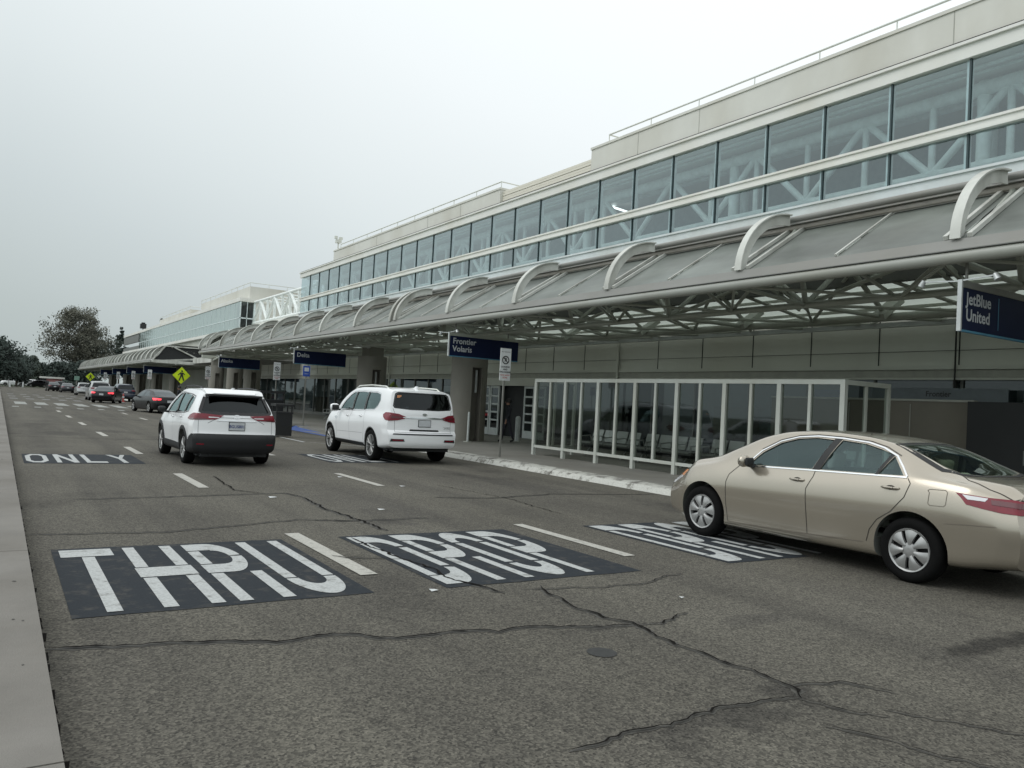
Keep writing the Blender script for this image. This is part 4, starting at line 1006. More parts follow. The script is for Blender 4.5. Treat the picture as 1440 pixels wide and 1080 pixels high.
class Shape:
    """sheets laid on a car body by casting rays onto it"""
    def __init__(s, mb): s.t = BVHTree.FromPolygons([Vector(v) for v in mb.v], mb.f)
    def hit(s, a, u, v, sg):
        if a == 'x': o, d = Vector((sg * 4, u, v)), Vector((-sg, 0, 0))
        elif a == 'y': o, d = Vector((u, sg * 7, v)), Vector((0, -sg, 0))
        elif a == 'c':   # seen diagonally on to a rear corner; u runs round it, negative along the flank
            k = .70711; o = Vector((sg * s.cx, -s.lr, v)) + Vector((-sg * k, -k, 0)) * u; d = Vector((-sg * k, k, 0)); o = o - d * 5
        else: o, d = Vector((u, v, 5)), Vector((0, 0, -1))
        p, n, i, _ = s.t.ray_cast(o, d)
        if p is None:
            q = {'x': (sg * 1.0, u, v), 'y': (u, sg * 2.3, v), 'z': (u, v, 1.2), 'c': tuple(o + d * 5)}[a]
            p, n, i, _ = s.t.find_nearest(Vector(q))
        if n.dot(d) > 0: n = -n
        return p, n
    def patch(s, mb, poly, a, sg, off, skirt=0., step=.05):
        b = []
        for i, p in enumerate(poly):
            q = poly[(i + 1) % len(poly)]; L = math.dist(p, q); n = max(1, int(L / step))
            b += [(p[0] + (q[0] - p[0]) * j / n, p[1] + (q[1] - p[1]) * j / n) for j in range(n)]
        nb = len(b); V = [Vector(p) for p in b]
        x0 = min(p[0] for p in b); x1 = max(p[0] for p in b); y0 = min(p[1] for p in b); y1 = max(p[1] for p in b)
        y = y0 + step / 2
        while y < y1:
            x = x0 + step / 2
            while x < x1:
                if min((Vector((x, y)) - w).length for w in V[:nb]) > step * .45: V.append(Vector((x, y)))
                x += step
            y += step
        r = delaunay_2d_cdt(V, [], [list(range(nb))], 1, 1e-5)
        vs, fs, ed = r[0], r[2], r[1]
        pos = []; nr = []
        for v in vs:
            p, n = s.hit(a, v.x, v.y, sg); pos.append(p + n * off); nr.append(n)
        base = len(mb.v); mb.add(pos, [tuple(f) for f in fs])
        if skirt:
            cnt = {}
            for f in fs:
                for i in range(len(f)):
                    k = (f[i], f[(i + 1) % len(f)]); cnt[tuple(sorted(k))] = cnt.get(tuple(sorted(k)), 0) + 1
            for (i, j), c in cnt.items():
                if c == 1: mb.add([pos[i], pos[j], pos[j] - nr[j] * skirt, pos[i] - nr[i] * skirt], [(0, 1, 2, 3)])
        return mb
    def strip(s, mb, line, a, sg, w, off, step=.03, closed=False, skirt=0.):
        pts = []
        L = list(line) + ([line[0]] if closed else [])
        for p, q in zip(L, L[1:]):
            n = max(1, int(math.dist(p, q) / step)); pts += [(p[0] + (q[0] - p[0]) * j / n, p[1] + (q[1] - p[1]) * j / n) for j in range(n)]
        pts.append(L[-1]); vs = []
        for i, p in enumerate(pts):
            a0 = pts[max(0, i - 1)]; a1 = pts[min(len(pts) - 1, i + 1)]; d = Vector((a1[0] - a0[0], a1[1] - a0[1]))
            d = d.normalized() if d.length else Vector((1, 0)); o = Vector((-d.y, d.x)) * w / 2
            for sgn in (-1, 1):
                c, n = s.hit(a, p[0] + o.x * sgn, p[1] + o.y * sgn, sg); vs.append(c + n * off)
        return mb.add(vs, [(2 * i, 2 * i + 1, 2 * i + 3, 2 * i + 2) for i in range(len(pts) - 1)])

def wheel_mesh(kind, Rr, w, rr):
    """returns tyre, rim (list of (mb, material)) centred on the origin, outer face towards -x"""
    t = MB(); h = w / 2
    t.lathe([(-h * .86, rr), (-h, rr + .03), (-h * 1.02, (rr + Rr) / 2), (-h * .92, Rr - .02), (-h * .6, Rr), (h * .6, Rr), (h * .92, Rr - .02), (h, rr), (h * .8, rr - .02), (-h * .8, rr - .02)], 48, close=True)
    rim = MB(); dk = MB()
    dk.lathe([(-h * .25, .001), (-h * .25, rr)], 32); dk.lathe([(-h * .25, rr - .004), (h * .7, rr - .004)], 32)
    rim.lathe([(-h * .80, rr + .002), (-h * .93, rr - .004), (-h * .86, rr - .022), (-h * .45, rr - .03)], 48)
    def spoke(a0, a1, b0, b1, r0, r1, x0, x1, th=.012):
        n = 5; vs = []
        for i in range(n + 1):
            u = i / n; r = r0 + (r1 - r0) * u; x = x0 + (x1 - x0) * u - .012 * math.sin(u * PI)
            for q in range(5):
                s_ = q / 4; a = (a0 + (b0 - a0) * u) * (1 - s_) + (a1 + (b1 - a1) * u) * s_
                vs.append((x - .010 * math.sin(s_ * PI), r * math.cos(a), r * math.sin(a)))
        fs = [(i * 5 + q, i * 5 + q + 1, (i + 1) * 5 + q + 1, (i + 1) * 5 + q) for i in range(n) for q in range(4)]
        rim.add(vs, fs)
        for q in (0, 4):
            e = [vs[i * 5 + q] for i in range(n + 1)]; rim.add(e + [(x + .03, y, z) for x, y, z in e], [(i, i + 1, n + 2 + i, n + 1 + i) for i in range(n)])
    if kind == 'cover7':
        for i in range(7):
            a = 2 * PI * i / 7 + .25
            spoke(a - .26, a + .26, a - .345, a + .345, rr * .26, rr * .93, -h * .92, -h * .80)
        rim.lathe([(-h * .97, .001), (-h * .99, rr * .12), (-h * .93, rr * .24), (-h * .88, rr * .34), (-h * .7, rr * .36)], 28)
        rim.lathe([(-h * .86, rr * .90), (-h * .84, rr - .01)], 48)
    elif kind == 'five':
        for i in range(5):
            a = 2 * PI * i / 5 + .3
            for d in (-.16, .16): spoke(a + d * .7 - .07, a + d * .7 + .07, a + d * 1.5 - .06, a + d * 1.5 + .06, rr * .18, rr * .97, -h * .75, -h * .82)
        rim.lathe([(-h * .82, .001), (-h * .84, rr * .12), (-h * .74, rr * .26)], 24)
    else:
        for i in range(7):
            a = 2 * PI * i / 7
            for d in (-.1, .1): spoke(a + d - .06, a + d + .06, a + d * 1.9 - .05, a + d * 1.9 + .05, rr * .16, rr * .97, -h * .7, -h * .82)
        rim.lathe([(-h * .8, .001), (-h * .82, rr * .12), (-h * .72, rr * .24)], 24)
    return t, rim, dk

def add_wheels(rt, S, spokes, mat='rim'):
    Rr, w, rr = S['R'], S['tw'], S['rr']
    t, rim, dk = wheel_mesh(spokes, Rr, w, rr)
    wh = dk.build('wheel', M['rim_dark'], rt, smooth=40)
    t.build('tyre', M['tyre'], wh, smooth=50); rim.build('rim', M[mat], wh, smooth=45)
    outer = S['W'] / 2 - .025 - w / 2
    pos = [(-outer, S['ax'][0], 0), (-outer, S['ax'][1], 0), (outer, S['ax'][0], PI), (outer, S['ax'][1], PI)]
    for i, (x, y, rz) in enumerate(pos):
        o = wh if i == 0 else copy_tree(wh, rt)
        o.location = (x, y, Rr); o.rotation_euler = (.5 * i, 0, rz + (S.get('steer', 0) if i % 2 == 0 else 0)) if rz == 0 else (-.5 * i, 0, rz)
    return wh

def seat(rt, x, y, z, wd=.5, back=.62, head=True):
    b = MB()
    b.box(x - wd / 2, x + wd / 2, y - .05, y + .48, z, z + .16)
    b.bar((x, y, z + .1), (x, y - .18, z + back), wd, .13, up=(0, 1, .2))
    if head: b.bar((x, y - .19, z + back + .03), (x, y - .23, z + back + .23), .26, .09, up=(0, 1, .2))
    o = b.build('seat', M['seat_fab'], rt)
    md = o.modifiers.new('bv', 'BEVEL'); md.width = .035; md.segments = 3; apply_mod(o)
    for p in o.data.polygons: p.use_smooth = True
    return o

def make_car(name, loc, rz, label, group, S, paint, spokes, extra=None, rimmat='rim', glass='car_glass', cat='car', ny=90, simple=False, rearglass=None):
    rt = root(name, (0, 0, 0), label, cat, group)
    shell = car_shell(S, ny if not simple else 46)
    sh = Shape(shell); sh.cx = S['W'] / 2 - .06; sh.lr = S['Lr'] - .06
    body = shell.build('body', [M[paint], M['cabin']], rt, smooth=None)
    R_, Wd = S['R'], S['W']
    c = MB(); ra = R_ * S.get('arch', 1.13)
    for x0, x1 in ((-Wd / 2 - .3, -Wd / 2 + .34), (Wd / 2 - .34, Wd / 2 + .3)):
        for y in S['ax']: c.tube((x0, y, R_ + .01), (x1, y, R_ + .01), ra, 56 if not simple else 24)
    cut(body, c)
    if not simple:
        S2 = dict(S); cut(body, car_shell(S2, 30, .045, S['cav']))
        c = MB()
        for poly in S['side']: c.prism(poly, 'x', -2.5, 2.5)
        cut(body, c)
        c = MB(); c.prism(S['screen'], 'z', .95, 3); 
        if S['rg'][0] == 'z': c.prism(S['rg'][1], 'z', .95, 3)
        else: c.prism(S['rg'][1], 'y', -S['Lr'] - .6, -S['Lr'] + 1.3)
        cut(body, c)
    for p in body.data.polygons: p.use_smooth = True
    body.data.set_sharp_from_angle(angle=R(38))
    off = -.012 if not simple else .004
    for poly in S['side']:
        for sg in (-1, 1):
            b = MB(); sh.patch(b, poly, 'x', sg, off, step=.07); b.build('side_window', M[glass if not simple else 'privacy'], rt, smooth=60)
    b = MB(); sh.patch(b, S['screen'], 'z', 1, off, step=.1); b.build('windscreen', M['car_glass' if not simple else 'privacy'], rt, smooth=60)
    b = MB(); a, poly = S['rg']; sh.patch(b, poly, a, -1, off, step=.08); b.build('rear_window', M[rearglass or glass if not simple else 'privacy'], rt, smooth=60)
    add_wheels(rt, S, spokes, rimmat)
    if extra: extra(rt, sh, S)
    rt.location = loc; rt.rotation_euler = (0, 0, rz)
    return rt

def put(rt, sh, name, mat, poly, a, sgs, off=.006, skirt=.012, step=.05, parent=None):
    o = None
    for sg in sgs:
        b = MB(); q = poly if a != 'y' or sg != 'm' else [(-u, v) for u, v in poly][::-1]
        s_ = -1 if sg == 'm' else sg
        sh.patch(b, q, a, s_, off, skirt, step); o = b.build(name, M[mat], parent or rt, smooth=50)
    return o
def line(rt, sh, name, mat, pl, a, sgs, w=.008, off=.002, closed=False):
    for sg in sgs:
        b = MB(); sh.strip(b, pl, a, sg, w, off, closed=closed); o = b.build(name, M[mat], rt, smooth=60, fix=False)
    return o
def mirror_part(rt, x, y, z, mat, s=1.):
    for sg in (-1, 1):
        b = MB(); b.lathe([(-.115 * s, .01), (-.105 * s, .07 * s), (-.05 * s, .095 * s), (.04 * s, .095 * s), (.10 * s, .07 * s), (.12 * s, .01)], 20, 'x', (0, 0, 0))
        b.v = [(sg * x + q[0], y + q[1] * .72 + .03, z + q[2]) for q in b.v]
        o = b.build('door_mirror', M[mat], rt, smooth=60)
        g = MB(); g.lathe([(-.10 * s, .01), (-.095 * s, .06 * s), (.08 * s, .06 * s), (.09 * s, .01)], 16, 'x'); g.v = [(sg * x + q[0] * .9, y - .055 + q[1] * .4, z + q[2] * 1.1) for q in g.v]
        g.bar((sg * (x - .16), y + .02, z - .06), (sg * (x - .02), y, z - .04), .07, .05); g.build('mirror_glass', M['black'], o, smooth=60)
def handle(rt, sh, y, z, mat, w=.2):
    for sg in (-1, 1):
        p, n = sh.hit('x', y, z, sg)
        b = MB(); b.sweep([p + Vector((sg * .004, w / 2, 0)), p + Vector((sg * .030, w * .3, 0)), p + Vector((sg * .034, -w * .25, 0)), p + Vector((sg * .004, -w / 2, 0))], .013, 8)
        o = b.build('door_handle', M[mat], rt, smooth=60)
        put(rt, sh, 'handle_recess', 'seam', [(y + .055 * math.cos(t * .524), z + .026 * math.sin(t * .524)) for t in range(12)], 'x', (sg,), .0015, 0, .03, parent=o)  # flat dark oval paints the shade of a handle recess
def plate(rt, sh, x, z, w, h, txt, sg=-1):
    p, n = sh.hit('y', x, z, sg); y = p.y - .022
    b = MB(); b.box(x - w / 2, x + w / 2, y, y + .02, z - h / 2, z + h / 2); o = b.build('number_plate', M['plate'], rt)
    f = MB(); f.box(x - w / 2 - .012, x + w / 2 + .012, y + .004, y + .03, z - h / 2 - .012, z + h / 2 + .012); f.build('plate_frame', M['plastic'], o)
    if txt: text_mb(txt, h * .55, face_south(x, y - .002, z - h * .2), align='CENTER', bold=.002, sx=.92).build('plate_letters', M['plate_ink'], o)

# ---------------- beige saloon, the nearest car
CAM = dict(Lf=2.46, Lr=2.63, W=1.95, R=.345, rr=.232, tw=.225, ax=(1.485, -1.485), bowf=.34, bowr=.20, arch=1.17, floor=.42, cav=(-2.0, 1.15), steer=0, rail=.90,
    zb=Cur([(-2.63, .30), (-2.0, .24), (-1.0, .195), (1.0, .185), (2.0, .19), (2.46, .24)]),
    zt=Cur([(-2.63, 1.04), (-2.50, 1.125), (-2.25, 1.15), (-1.92, 1.175), (-1.75, 1.235), (-1.12, 1.475), (-.70, 1.545), (-.2, 1.57), (.25, 1.545), (.62, 1.465), (1.05, 1.27), (1.42, 1.115), (1.9, 1.02), (2.25, .91), (2.46, .74)]),
    belt=Cur([(-2.63, .96), (-2.1, 1.07), (-1.5, 1.105), (-.3, 1.07), (.7, 1.03), (1.15, 1.01), (1.7, .93), (2.15, .82), (2.46, .66)]),
    hw=Cur([(-2.63, .80), (-2.45, .89), (-2.0, .95), (-1.3, .975), (0, .97), (1.2, .97), (1.8, .945), (2.2, .88), (2.46, .76)]),
    wr=Cur([(-2.63, .62), (-1.95, .69), (-1.2, .645), (-.2, .67), (.4, .66), (1.2, .74), (1.7, .74), (2.46, .55)]),
    insf=Cur([(.2, .07), (.45, 0), (.62, .02), (.9, .14)]), insr=Cur([(.25, .10), (.45, .02), (.65, 0), (.85, .05), (1.1, .13), (1.2, .15)]),
    side=[[(.76, 1.052), (-.205, 1.088), (-.385, 1.452), (-.15, 1.462), (.12, 1.435), (.36, 1.365), (.58, 1.23)],
          [(-.315, 1.092), (-1.025, 1.112), (-1.135, 1.345), (-1.0, 1.385), (-.80, 1.432), (-.49, 1.456)],
          [(-1.065, 1.113), (-1.36, 1.125), (-1.29, 1.20), (-1.175, 1.322)]],
    screen=[(-.56, .56), (.56, .56), (.70, 1.30), (.35, 1.40), (-.35, 1.40), (-.70, 1.30)],
    rg=('z', [(-.555, -1.14), (.555, -1.14), (.66, -1.70), (.60, -1.83), (.3, -1.90), (-.3, -1.90), (-.60, -1.83), (-.66, -1.70)]))
def camry(rt, sh, S):
    dlo = [(.80, 1.038), (.60, 1.25), (.37, 1.385), (.12, 1.455), (-.15, 1.482), (-.49, 1.476), (-.82, 1.45), (-1.02, 1.402), (-1.2, 1.325), (-1.32, 1.21), (-1.405, 1.118)]
    line(rt, sh, 'chrome_trim', 'chrome', dlo, 'x', (-1, 1), .016, .007)
    line(rt, sh, 'chrome_trim', 'chrome', [(.80, 1.036), (-.25, 1.072), (-1.405, 1.108)], 'x', (-1, 1), .014, .008)
    line(rt, sh, 'roof_seam', 'seam', [(.62, 1.265), (.38, 1.405), (.12, 1.474), (-.15, 1.50), (-.5, 1.493), (-.84, 1.466), (-1.05, 1.415), (-1.24, 1.33)], 'x', (-1, 1), .008, .003)
    put(rt, sh, 'pillar_trim', 'black', [(-.21, 1.083), (-.31, 1.087), (-.485, 1.468), (-.39, 1.466)], 'x', (-1, 1), .004, .006)
    put(rt, sh, 'pillar_trim', 'black', [(-1.027, 1.108), (-1.062, 1.109), (-1.172, 1.335), (-1.138, 1.352)], 'x', (-1, 1), .004, .006)
    line(rt, sh, 'door_seam', 'seam', [(-.26, 1.075), (-.25, 1.0), (-.185, .85), (-.20, .6), (-.215, .315)], 'x', (-1, 1), .009, .002)
    line(rt, sh, 'door_seam', 'seam', [(.88, 1.045), (1.03, .90), (1.06, .8), (1.05, .5), (1.02, .28)], 'x', (-1, 1), .009, .002)
    line(rt, sh, 'door_seam', 'seam', [(-1.42, 1.10), (-1.46, 1.05), (-1.42, .90), (-1.28, .73), (-1.12, .62), (-1.03, .50), (-.99, .36)], 'x', (-1, 1), .009, .002)
    line(rt, sh, 'sill_seam', 'seam_soft', [(1.02, .275), (.0, .30), (-.95, .345)], 'x', (-1, 1), .012, .002)
    b = [(-1.66, 1.0), (-1.68, .98), (-1.68, .87), (-1.70, .85), (-1.84, .855), (-1.86, .875), (-1.86, 1.0), (-1.84, 1.02), (-1.68, 1.015)]
    line(rt, sh, 'fuel_flap', 'seam_soft', b, 'x', (-1,), .007, .002, closed=True)
    line(rt, sh, 'bumper_seam', 'seam_soft', [(-1.87, .685), (-2.05, .70), (-2.33, .715)], 'x', (-1, 1), .008, .002)
    line(rt, sh, 'bumper_seam', 'seam_soft', [(1.9, .66), (2.1, .66), (2.16, .72)], 'x', (-1, 1), .007, .002)
    line(rt, sh, 'boot_seam', 'seam', [(-.66, -1.86), (-.74, -1.98), (-.76, -2.2), (-.73, -2.42), (-.60, -2.50), (0, -2.56), (.60, -2.50), (.73, -2.42), (.76, -2.2), (.74, -1.98), (.66, -1.86)], 'z', (1,), .010, .002)
    line(rt, sh, 'bonnet_seam', 'seam', [(-.74, 1.2), (-.74, 1.7), (-.66, 2.15)], 'z', (1,), .010, .002); line(rt, sh, 'bonnet_seam', 'seam', [(.74, 1.2), (.74, 1.7), (.66, 2.15)], 'z', (1,), .010, .002)
    g = [(-.60, -1.10), (-.72, -1.70), (-.66, -1.86), (-.32, -1.945), (.32, -1.945), (.66, -1.86), (.72, -1.70), (.60, -1.10)]
    line(rt, sh, 'glass_surround', 'black', g, 'z', (1,), .05, .003); line(rt, sh, 'glass_surround', 'black', [(-.57, -1.12), (.57, -1.12)], 'z', (1,), .035, .003)
    line(rt, sh, 'glass_surround', 'black', [(-.57, .58), (.57, .58), (.72, 1.30), (.36, 1.42), (-.36, 1.42), (-.72, 1.30)], 'z', (1,), .035, .003, closed=True)
    # tail lamps
    for sg, m in ((-1, 1), (1, -1)):
        o = put(rt, sh, 'tail_light', 'lamp_red', [(-.44, 1.012), (-.40, .96), (-.37, .905), (-.25, .88), (-.10, .855), (.16, .84), (.18, .97), (0, .985), (-.2, .99)], 'c', (sg,), .010, .018, .04)
        put(rt, sh, 'lamp_strip', 'lamp_white', [(-.39, .998), (-.355, .955), (-.22, .948), (-.19, .98)], 'c', (sg,), .014, .006, .03, parent=o)
        put(rt, sh, 'lamp_lens', 'lamp_dark', [(-.17, .97), (-.17, .925), (.10, .905), (.12, .955)], 'c', (sg,), .014, .006, .03, parent=o)
        o = put(rt, sh, 'headlight', 'lamp_white', [(2.02, .86), (2.02, .76), (2.22, .66), (2.34, .66), (2.30, .76)], 'x', (sg,), .008, .015, .05)
        put(rt, sh, 'indicator', 'lamp_amber', [(2.0, .87), (2.0, .79), (2.12, .775), (2.12, .84)], 'x', (sg,), .014, .015, .04, parent=o)
    put(rt, sh, 'grille', 'black', [(-.42, .48), (.42, .48), (.48, .68), (-.48, .68)], 'y', (1,), .006, .01); put(rt, sh, 'grille', 'black', [(-.6, .26), (.6, .26), (.5, .38), (-.5, .38)], 'y', (1,), .006, .01)
    plate(rt, sh, 0, .86, .32, .16, '6KTR514')
    handle(rt, sh, -.04, .945, 'beige_paint'); handle(rt, sh, -1.25, .985, 'beige_paint')
    mirror_part(rt, 1.03, .67, 1.10, 'beige_paint', .80)
    for x in (-.38, .38): seat(rt, x, .02, .44)
    b = seat(rt, 0, -.92, .48, 1.15, .58, False); seat(rt, -.36, -.92, .48, .3, .58); seat(rt, .36, -.92, .48, .3, .58)
    b = MB(); b.lathe([(-.014, .17), (0, .19), (.014, .17), (0, .155)], 24, 'x', close=True); b.v = [(-.38 + q[1], .62 + q[0] + q[2] * .4, .98 + q[2] * .85) for q in b.v]; b.build('steering_wheel', M['black'], rt, smooth=60)
    MB().prism([(.72, .6), (1.15, .6), (1.15, 1.04), (.85, 1.02)], 'x', -.8, .8).build('dashboard', M['cabin'], rt)
    b = MB(); b.box(-.62, .62, -1.88, -1.32, 1.045, 1.075); b.build('parcel_shelf', M['seat_fab'], rt)
    b = MB(); b.lathe([(-.12, .03), (-.06, .06), (.06, .06), (.12, .03)], 12, 'x', (-.1, -1.6, 1.12)); b.build('tissue_box', M['sign_white'], rt, smooth=50)
    MB().box(-.7, .7, -2.0, 2.0, .25, .29).build('underbody', M['black'], rt)
make_car('parked_sedan', (9.18, 6.30, 0), 0, 'beige metallic sedan stopped at the right, beside the glass screen', 'cars stopped along the terminal road', CAM, 'beige_paint', 'cover7', camry, ny=110, rearglass='car_glass_green')

# ---------------- white compact SUV
RAV = dict(Lf=2.28, Lr=2.30, W=1.88, R=.355, rr=.235, tw=.225, ax=(1.35, -1.34), bowf=.30, bowr=.16, arch=1.12, floor=.5, cav=(-2.1, 1.1), rail=.90, reach=1.0,
    zb=Cur([(-2.3, .30), (-1.5, .24), (1.5, .22), (2.28, .28)]),
    zt=Cur([(-2.3, 1.60), (-2.0, 1.63), (-1.2, 1.665), (-.3, 1.68), (.3, 1.655), (.62, 1.585), (1.0, 1.36), (1.38, 1.14), (1.9, 1.05), (2.15, .96), (2.28, .82)]),
    belt=Cur([(-2.3, 1.14), (-1.4, 1.13), (0, 1.08), (1.0, 1.05), (1.6, 1.0), (2.28, .76)]),
    hw=Cur([(-2.3, .885), (-2.0, .93), (-1.3, .94), (0, .915), (1.4, .94), (2.0, .90), (2.28, .80)]),
    wr=Cur([(-2.3, .62), (-1.5, .65), (-.2, .66), (.5, .64), (1.2, .76), (2.28, .6)]),
    insf=Cur([(.2, .05), (.5, 0), (.9, .1)]), insr=Cur([(.25, .10), (.40, .02), (.62, 0), (.72, .05), (1.0, .085), (1.12, .12), (1.50, .36), (1.56, .37), (1.64, .36)]),
    side=[[(.93, 1.085), (.02, 1.10), (-.06, 1.535), (.15, 1.535), (.42, 1.48), (.66, 1.34)], [(-.08, 1.103), (-.95, 1.125), (-1.10, 1.50), (-.6, 1.53), (-.16, 1.537)], [(-1.04, 1.13), (-1.42, 1.17), (-1.52, 1.36), (-1.45, 1.46), (-1.19, 1.49)]],
    screen=[(-.57, .60), (.57, .60), (.73, 1.22), (.35, 1.33), (-.35, 1.33), (-.73, 1.22)],
    rg=('y', [(-.60, 1.495), (-.3, 1.51), (.3, 1.51), (.60, 1.495), (.735, 1.18), (.66, 1.15), (-.66, 1.15), (-.735, 1.18)]))
def arch_ring(y, z, r0, r1, a0=-12, a1=192):
    o = [(y + r1 * math.cos(R(a0 + (a1 - a0) * i / 22)), z + r1 * math.sin(R(a0 + (a1 - a0) * i / 22))) for i in range(23)]
    q = [(y + r0 * math.cos(R(a0 + (a1 - a0) * i / 22)), z + r0 * math.sin(R(a0 + (a1 - a0) * i / 22))) for i in range(23)]
    return o + q[::-1]
def rav(rt, sh, S):
    for y in S['ax']:
        put(rt, sh, 'arch_cladding', 'plastic', arch_ring(y, .365, .402, .475), 'x', (-1, 1), .016, .03, .05)
    put(rt, sh, 'sill_cladding', 'plastic', [(.90, .24), (.90, .42), (-.88, .42), (-.88, .24)], 'x', (-1, 1), .014, .03)
    put(rt, sh, 'rear_bumper', 'plastic', [(-.80, .30), (-.80, .70), (.80, .70), (.80, .30)], 'y', (-1,), .014, .03)
    put(rt, sh, 'rear_bumper', 'plastic', [(-.42, .30), (-.36, .48), (-.25, .62), (-.14, .695), (.14, .70), (.14, .30)], 'c', (-1, 1), .0145, .03)
    b = MB(); b.box(-.70, .70, -2.13, -1.85, .21, .34); b.build('lower_valance', M['black'], rt)
    for x in (-.5, .5): MB().tube((x, -2.16, .27), (x, -2.0, .27), .04, 14).build('exhaust', M['black'], rt, smooth=50)
    line(rt, sh, 'glass_surround', 'black_gloss', [(-.62, 1.51), (.62, 1.51), (.75, 1.18), (.68, 1.145), (-.68, 1.145), (-.75, 1.18)], 'y', (-1,), .065, .006, closed=True)
    put(rt, sh, 'roof_spoiler', 'white_paint', [(-.60, 1.56), (.60, 1.56), (.62, 1.625), (-.62, 1.625)], 'y', (-1,), .05, .06)
    MB().box(-.56, .56, -2.04, -1.86, 1.515, 1.55).build('spoiler_underside', M['black'], rt)
    put(rt, sh, 'pillar_trim', 'black_gloss', [(.04, 1.09), (-.10, 1.09), (-.17, 1.545), (-.05, 1.545)], 'x', (-1, 1), .003, .006)
    put(rt, sh, 'pillar_trim', 'black_gloss', [(-.95, 1.115), (-1.04, 1.12), (-1.19, 1.50), (-1.10, 1.51)], 'x', (-1, 1), .003, .006)
    line(rt, sh, 'window_trim', 'black_gloss', [(.97, 1.07), (0, 1.08), (-1.05, 1.11), (-1.45, 1.155), (-1.56, 1.36), (-1.48, 1.485), (-1.1, 1.525), (-.1, 1.56), (.2, 1.555), (.44, 1.50), (.68, 1.36), (.97, 1.08)], 'x', (-1, 1), .022, .005)
    for sg, m in ((-1, 1), (1, -1)):
        o = put(rt, sh, 'tail_light', 'lamp_red', [(-.42, 1.00), (-.34, 1.085), (-.18, 1.135), (.06, 1.13), (.38, 1.10), (.33, 1.045), (.27, 1.01), (0, .995), (-.25, .985)], 'c', (sg,), .012, .02, .04)
        put(rt, sh, 'lamp_lower', 'lamp_dark', [(-.36, 1.015), (0, 1.03), (.12, 1.03), (.10, 1.003), (-.25, .992)], 'c', (sg,), .016, .01, .04, parent=o)
        put(rt, sh, 'lamp_inner', 'lamp_white', [(.15, 1.065), (.33, 1.06), (.31, 1.045), (.15, 1.045)], 'c', (sg,), .016, .01, .03, parent=o)
        put(rt, sh, 'reflector', 'lamp_red', [(m * -.80, .47), (m * -.66, .47), (m * -.66, .50), (m * -.80, .50)], 'y', (-1,), .02, .01)
    line(rt, sh, 'tailgate_crease', 'seam_white', [(-.60, .93), (-.48, 1.0), (-.36, 1.055), (.36, 1.055), (.48, 1.0), (.60, .93)], 'y', (-1,), .012, .003)  # grey line paints in the fold's shade on the white tailgate
    put(rt, sh, 'garnish', 'chrome', [(-.42, .985), (.42, .985), (.40, 1.0), (-.40, 1.0)], 'y', (-1,), .012, .012)
    line(rt, sh, 'tailgate_seam', 'seam_white', [(-.74, 1.13), (-.78, 1.0), (-.78, .72)], 'y', (-1,), .010, .002); line(rt, sh, 'tailgate_seam', 'seam_white', [(.74, 1.13), (.78, 1.0), (.78, .72)], 'y', (-1,), .010, .002)
    for k, (rx, rz) in enumerate(((.065, .042), (.024, .040))):
        b = MB(); sh.strip(b, [(rx * math.cos(i * .3927), 1.075 + rz * math.sin(i * .3927) - (0 if k == 0 else 0)) for i in range(16)], 'y', -1, .010, .008, .02, closed=True); b.build('emblem', M['chrome'], rt, fix=False)
    plate(rt, sh, 0, .875, .32, .165, '8GUS801')
    line(rt, sh, 'door_seam', 'seam_white', [(-.03, 1.09), (.0, .8), (-.01, .43)], 'x', (-1, 1), .009, .002); line(rt, sh, 'door_seam', 'seam_white', [(1.0, 1.05), (.98, .8), (.92, .43)], 'x', (-1, 1), .009, .002)
    line(rt, sh, 'door_seam', 'seam_white', [(-1.07, 1.12), (-1.08, .95), (-.98, .82), (-.86, .6), (-.84, .43)], 'x', (-1, 1), .009, .002)
    handle(rt, sh, .14, .985, 'white_paint'); handle(rt, sh, -.90, 1.02, 'white_paint')
    mirror_part(rt, 1.02, .80, 1.12, 'black', .78)
    for x in (-.60, .60):
        b = MB(); b.sweep([(x, -1.62, 1.62), (x, -1.45, 1.695), (x, -.6, 1.72), (x, .25, 1.70), (x, .42, 1.62)], .015, 8); b.build('roof_rail', M['plastic'], rt, smooth=60)
    b = MB(); b.prism([(-1.75, 1.64), (-1.50, 1.655), (-1.68, 1.71), (-1.76, 1.71)], 'x', -.02, .02); b.build('aerial_fin', M['white_paint'], rt)
    b = MB(); b.bar((-.28, -2.02, 1.205), (.12, -1.99, 1.215), .035, .03); b.build('wiper', M['black'], rt)
    for x in (-.36, .36): seat(rt, x, .0, .55); seat(rt, x, -.85, .58)
    MB().prism([(.7, .6), (1.05, .6), (1.05, 1.06), (.85, 1.06)], 'x', -.8, .8).build('dashboard', M['cabin'], rt)
    MB().box(-.75, .75, -2.0, 2.0, .22, .26).build('underbody', M['plastic'], rt)
make_car('moving_suv', (4.40, 20.0, 0), R(.4), 'white compact crossover with black lower cladding driving away in the middle lane', 'white cars driving away', RAV, 'white_paint', 'five', rav, glass='car_glass', rearglass='privacy', ny=90)

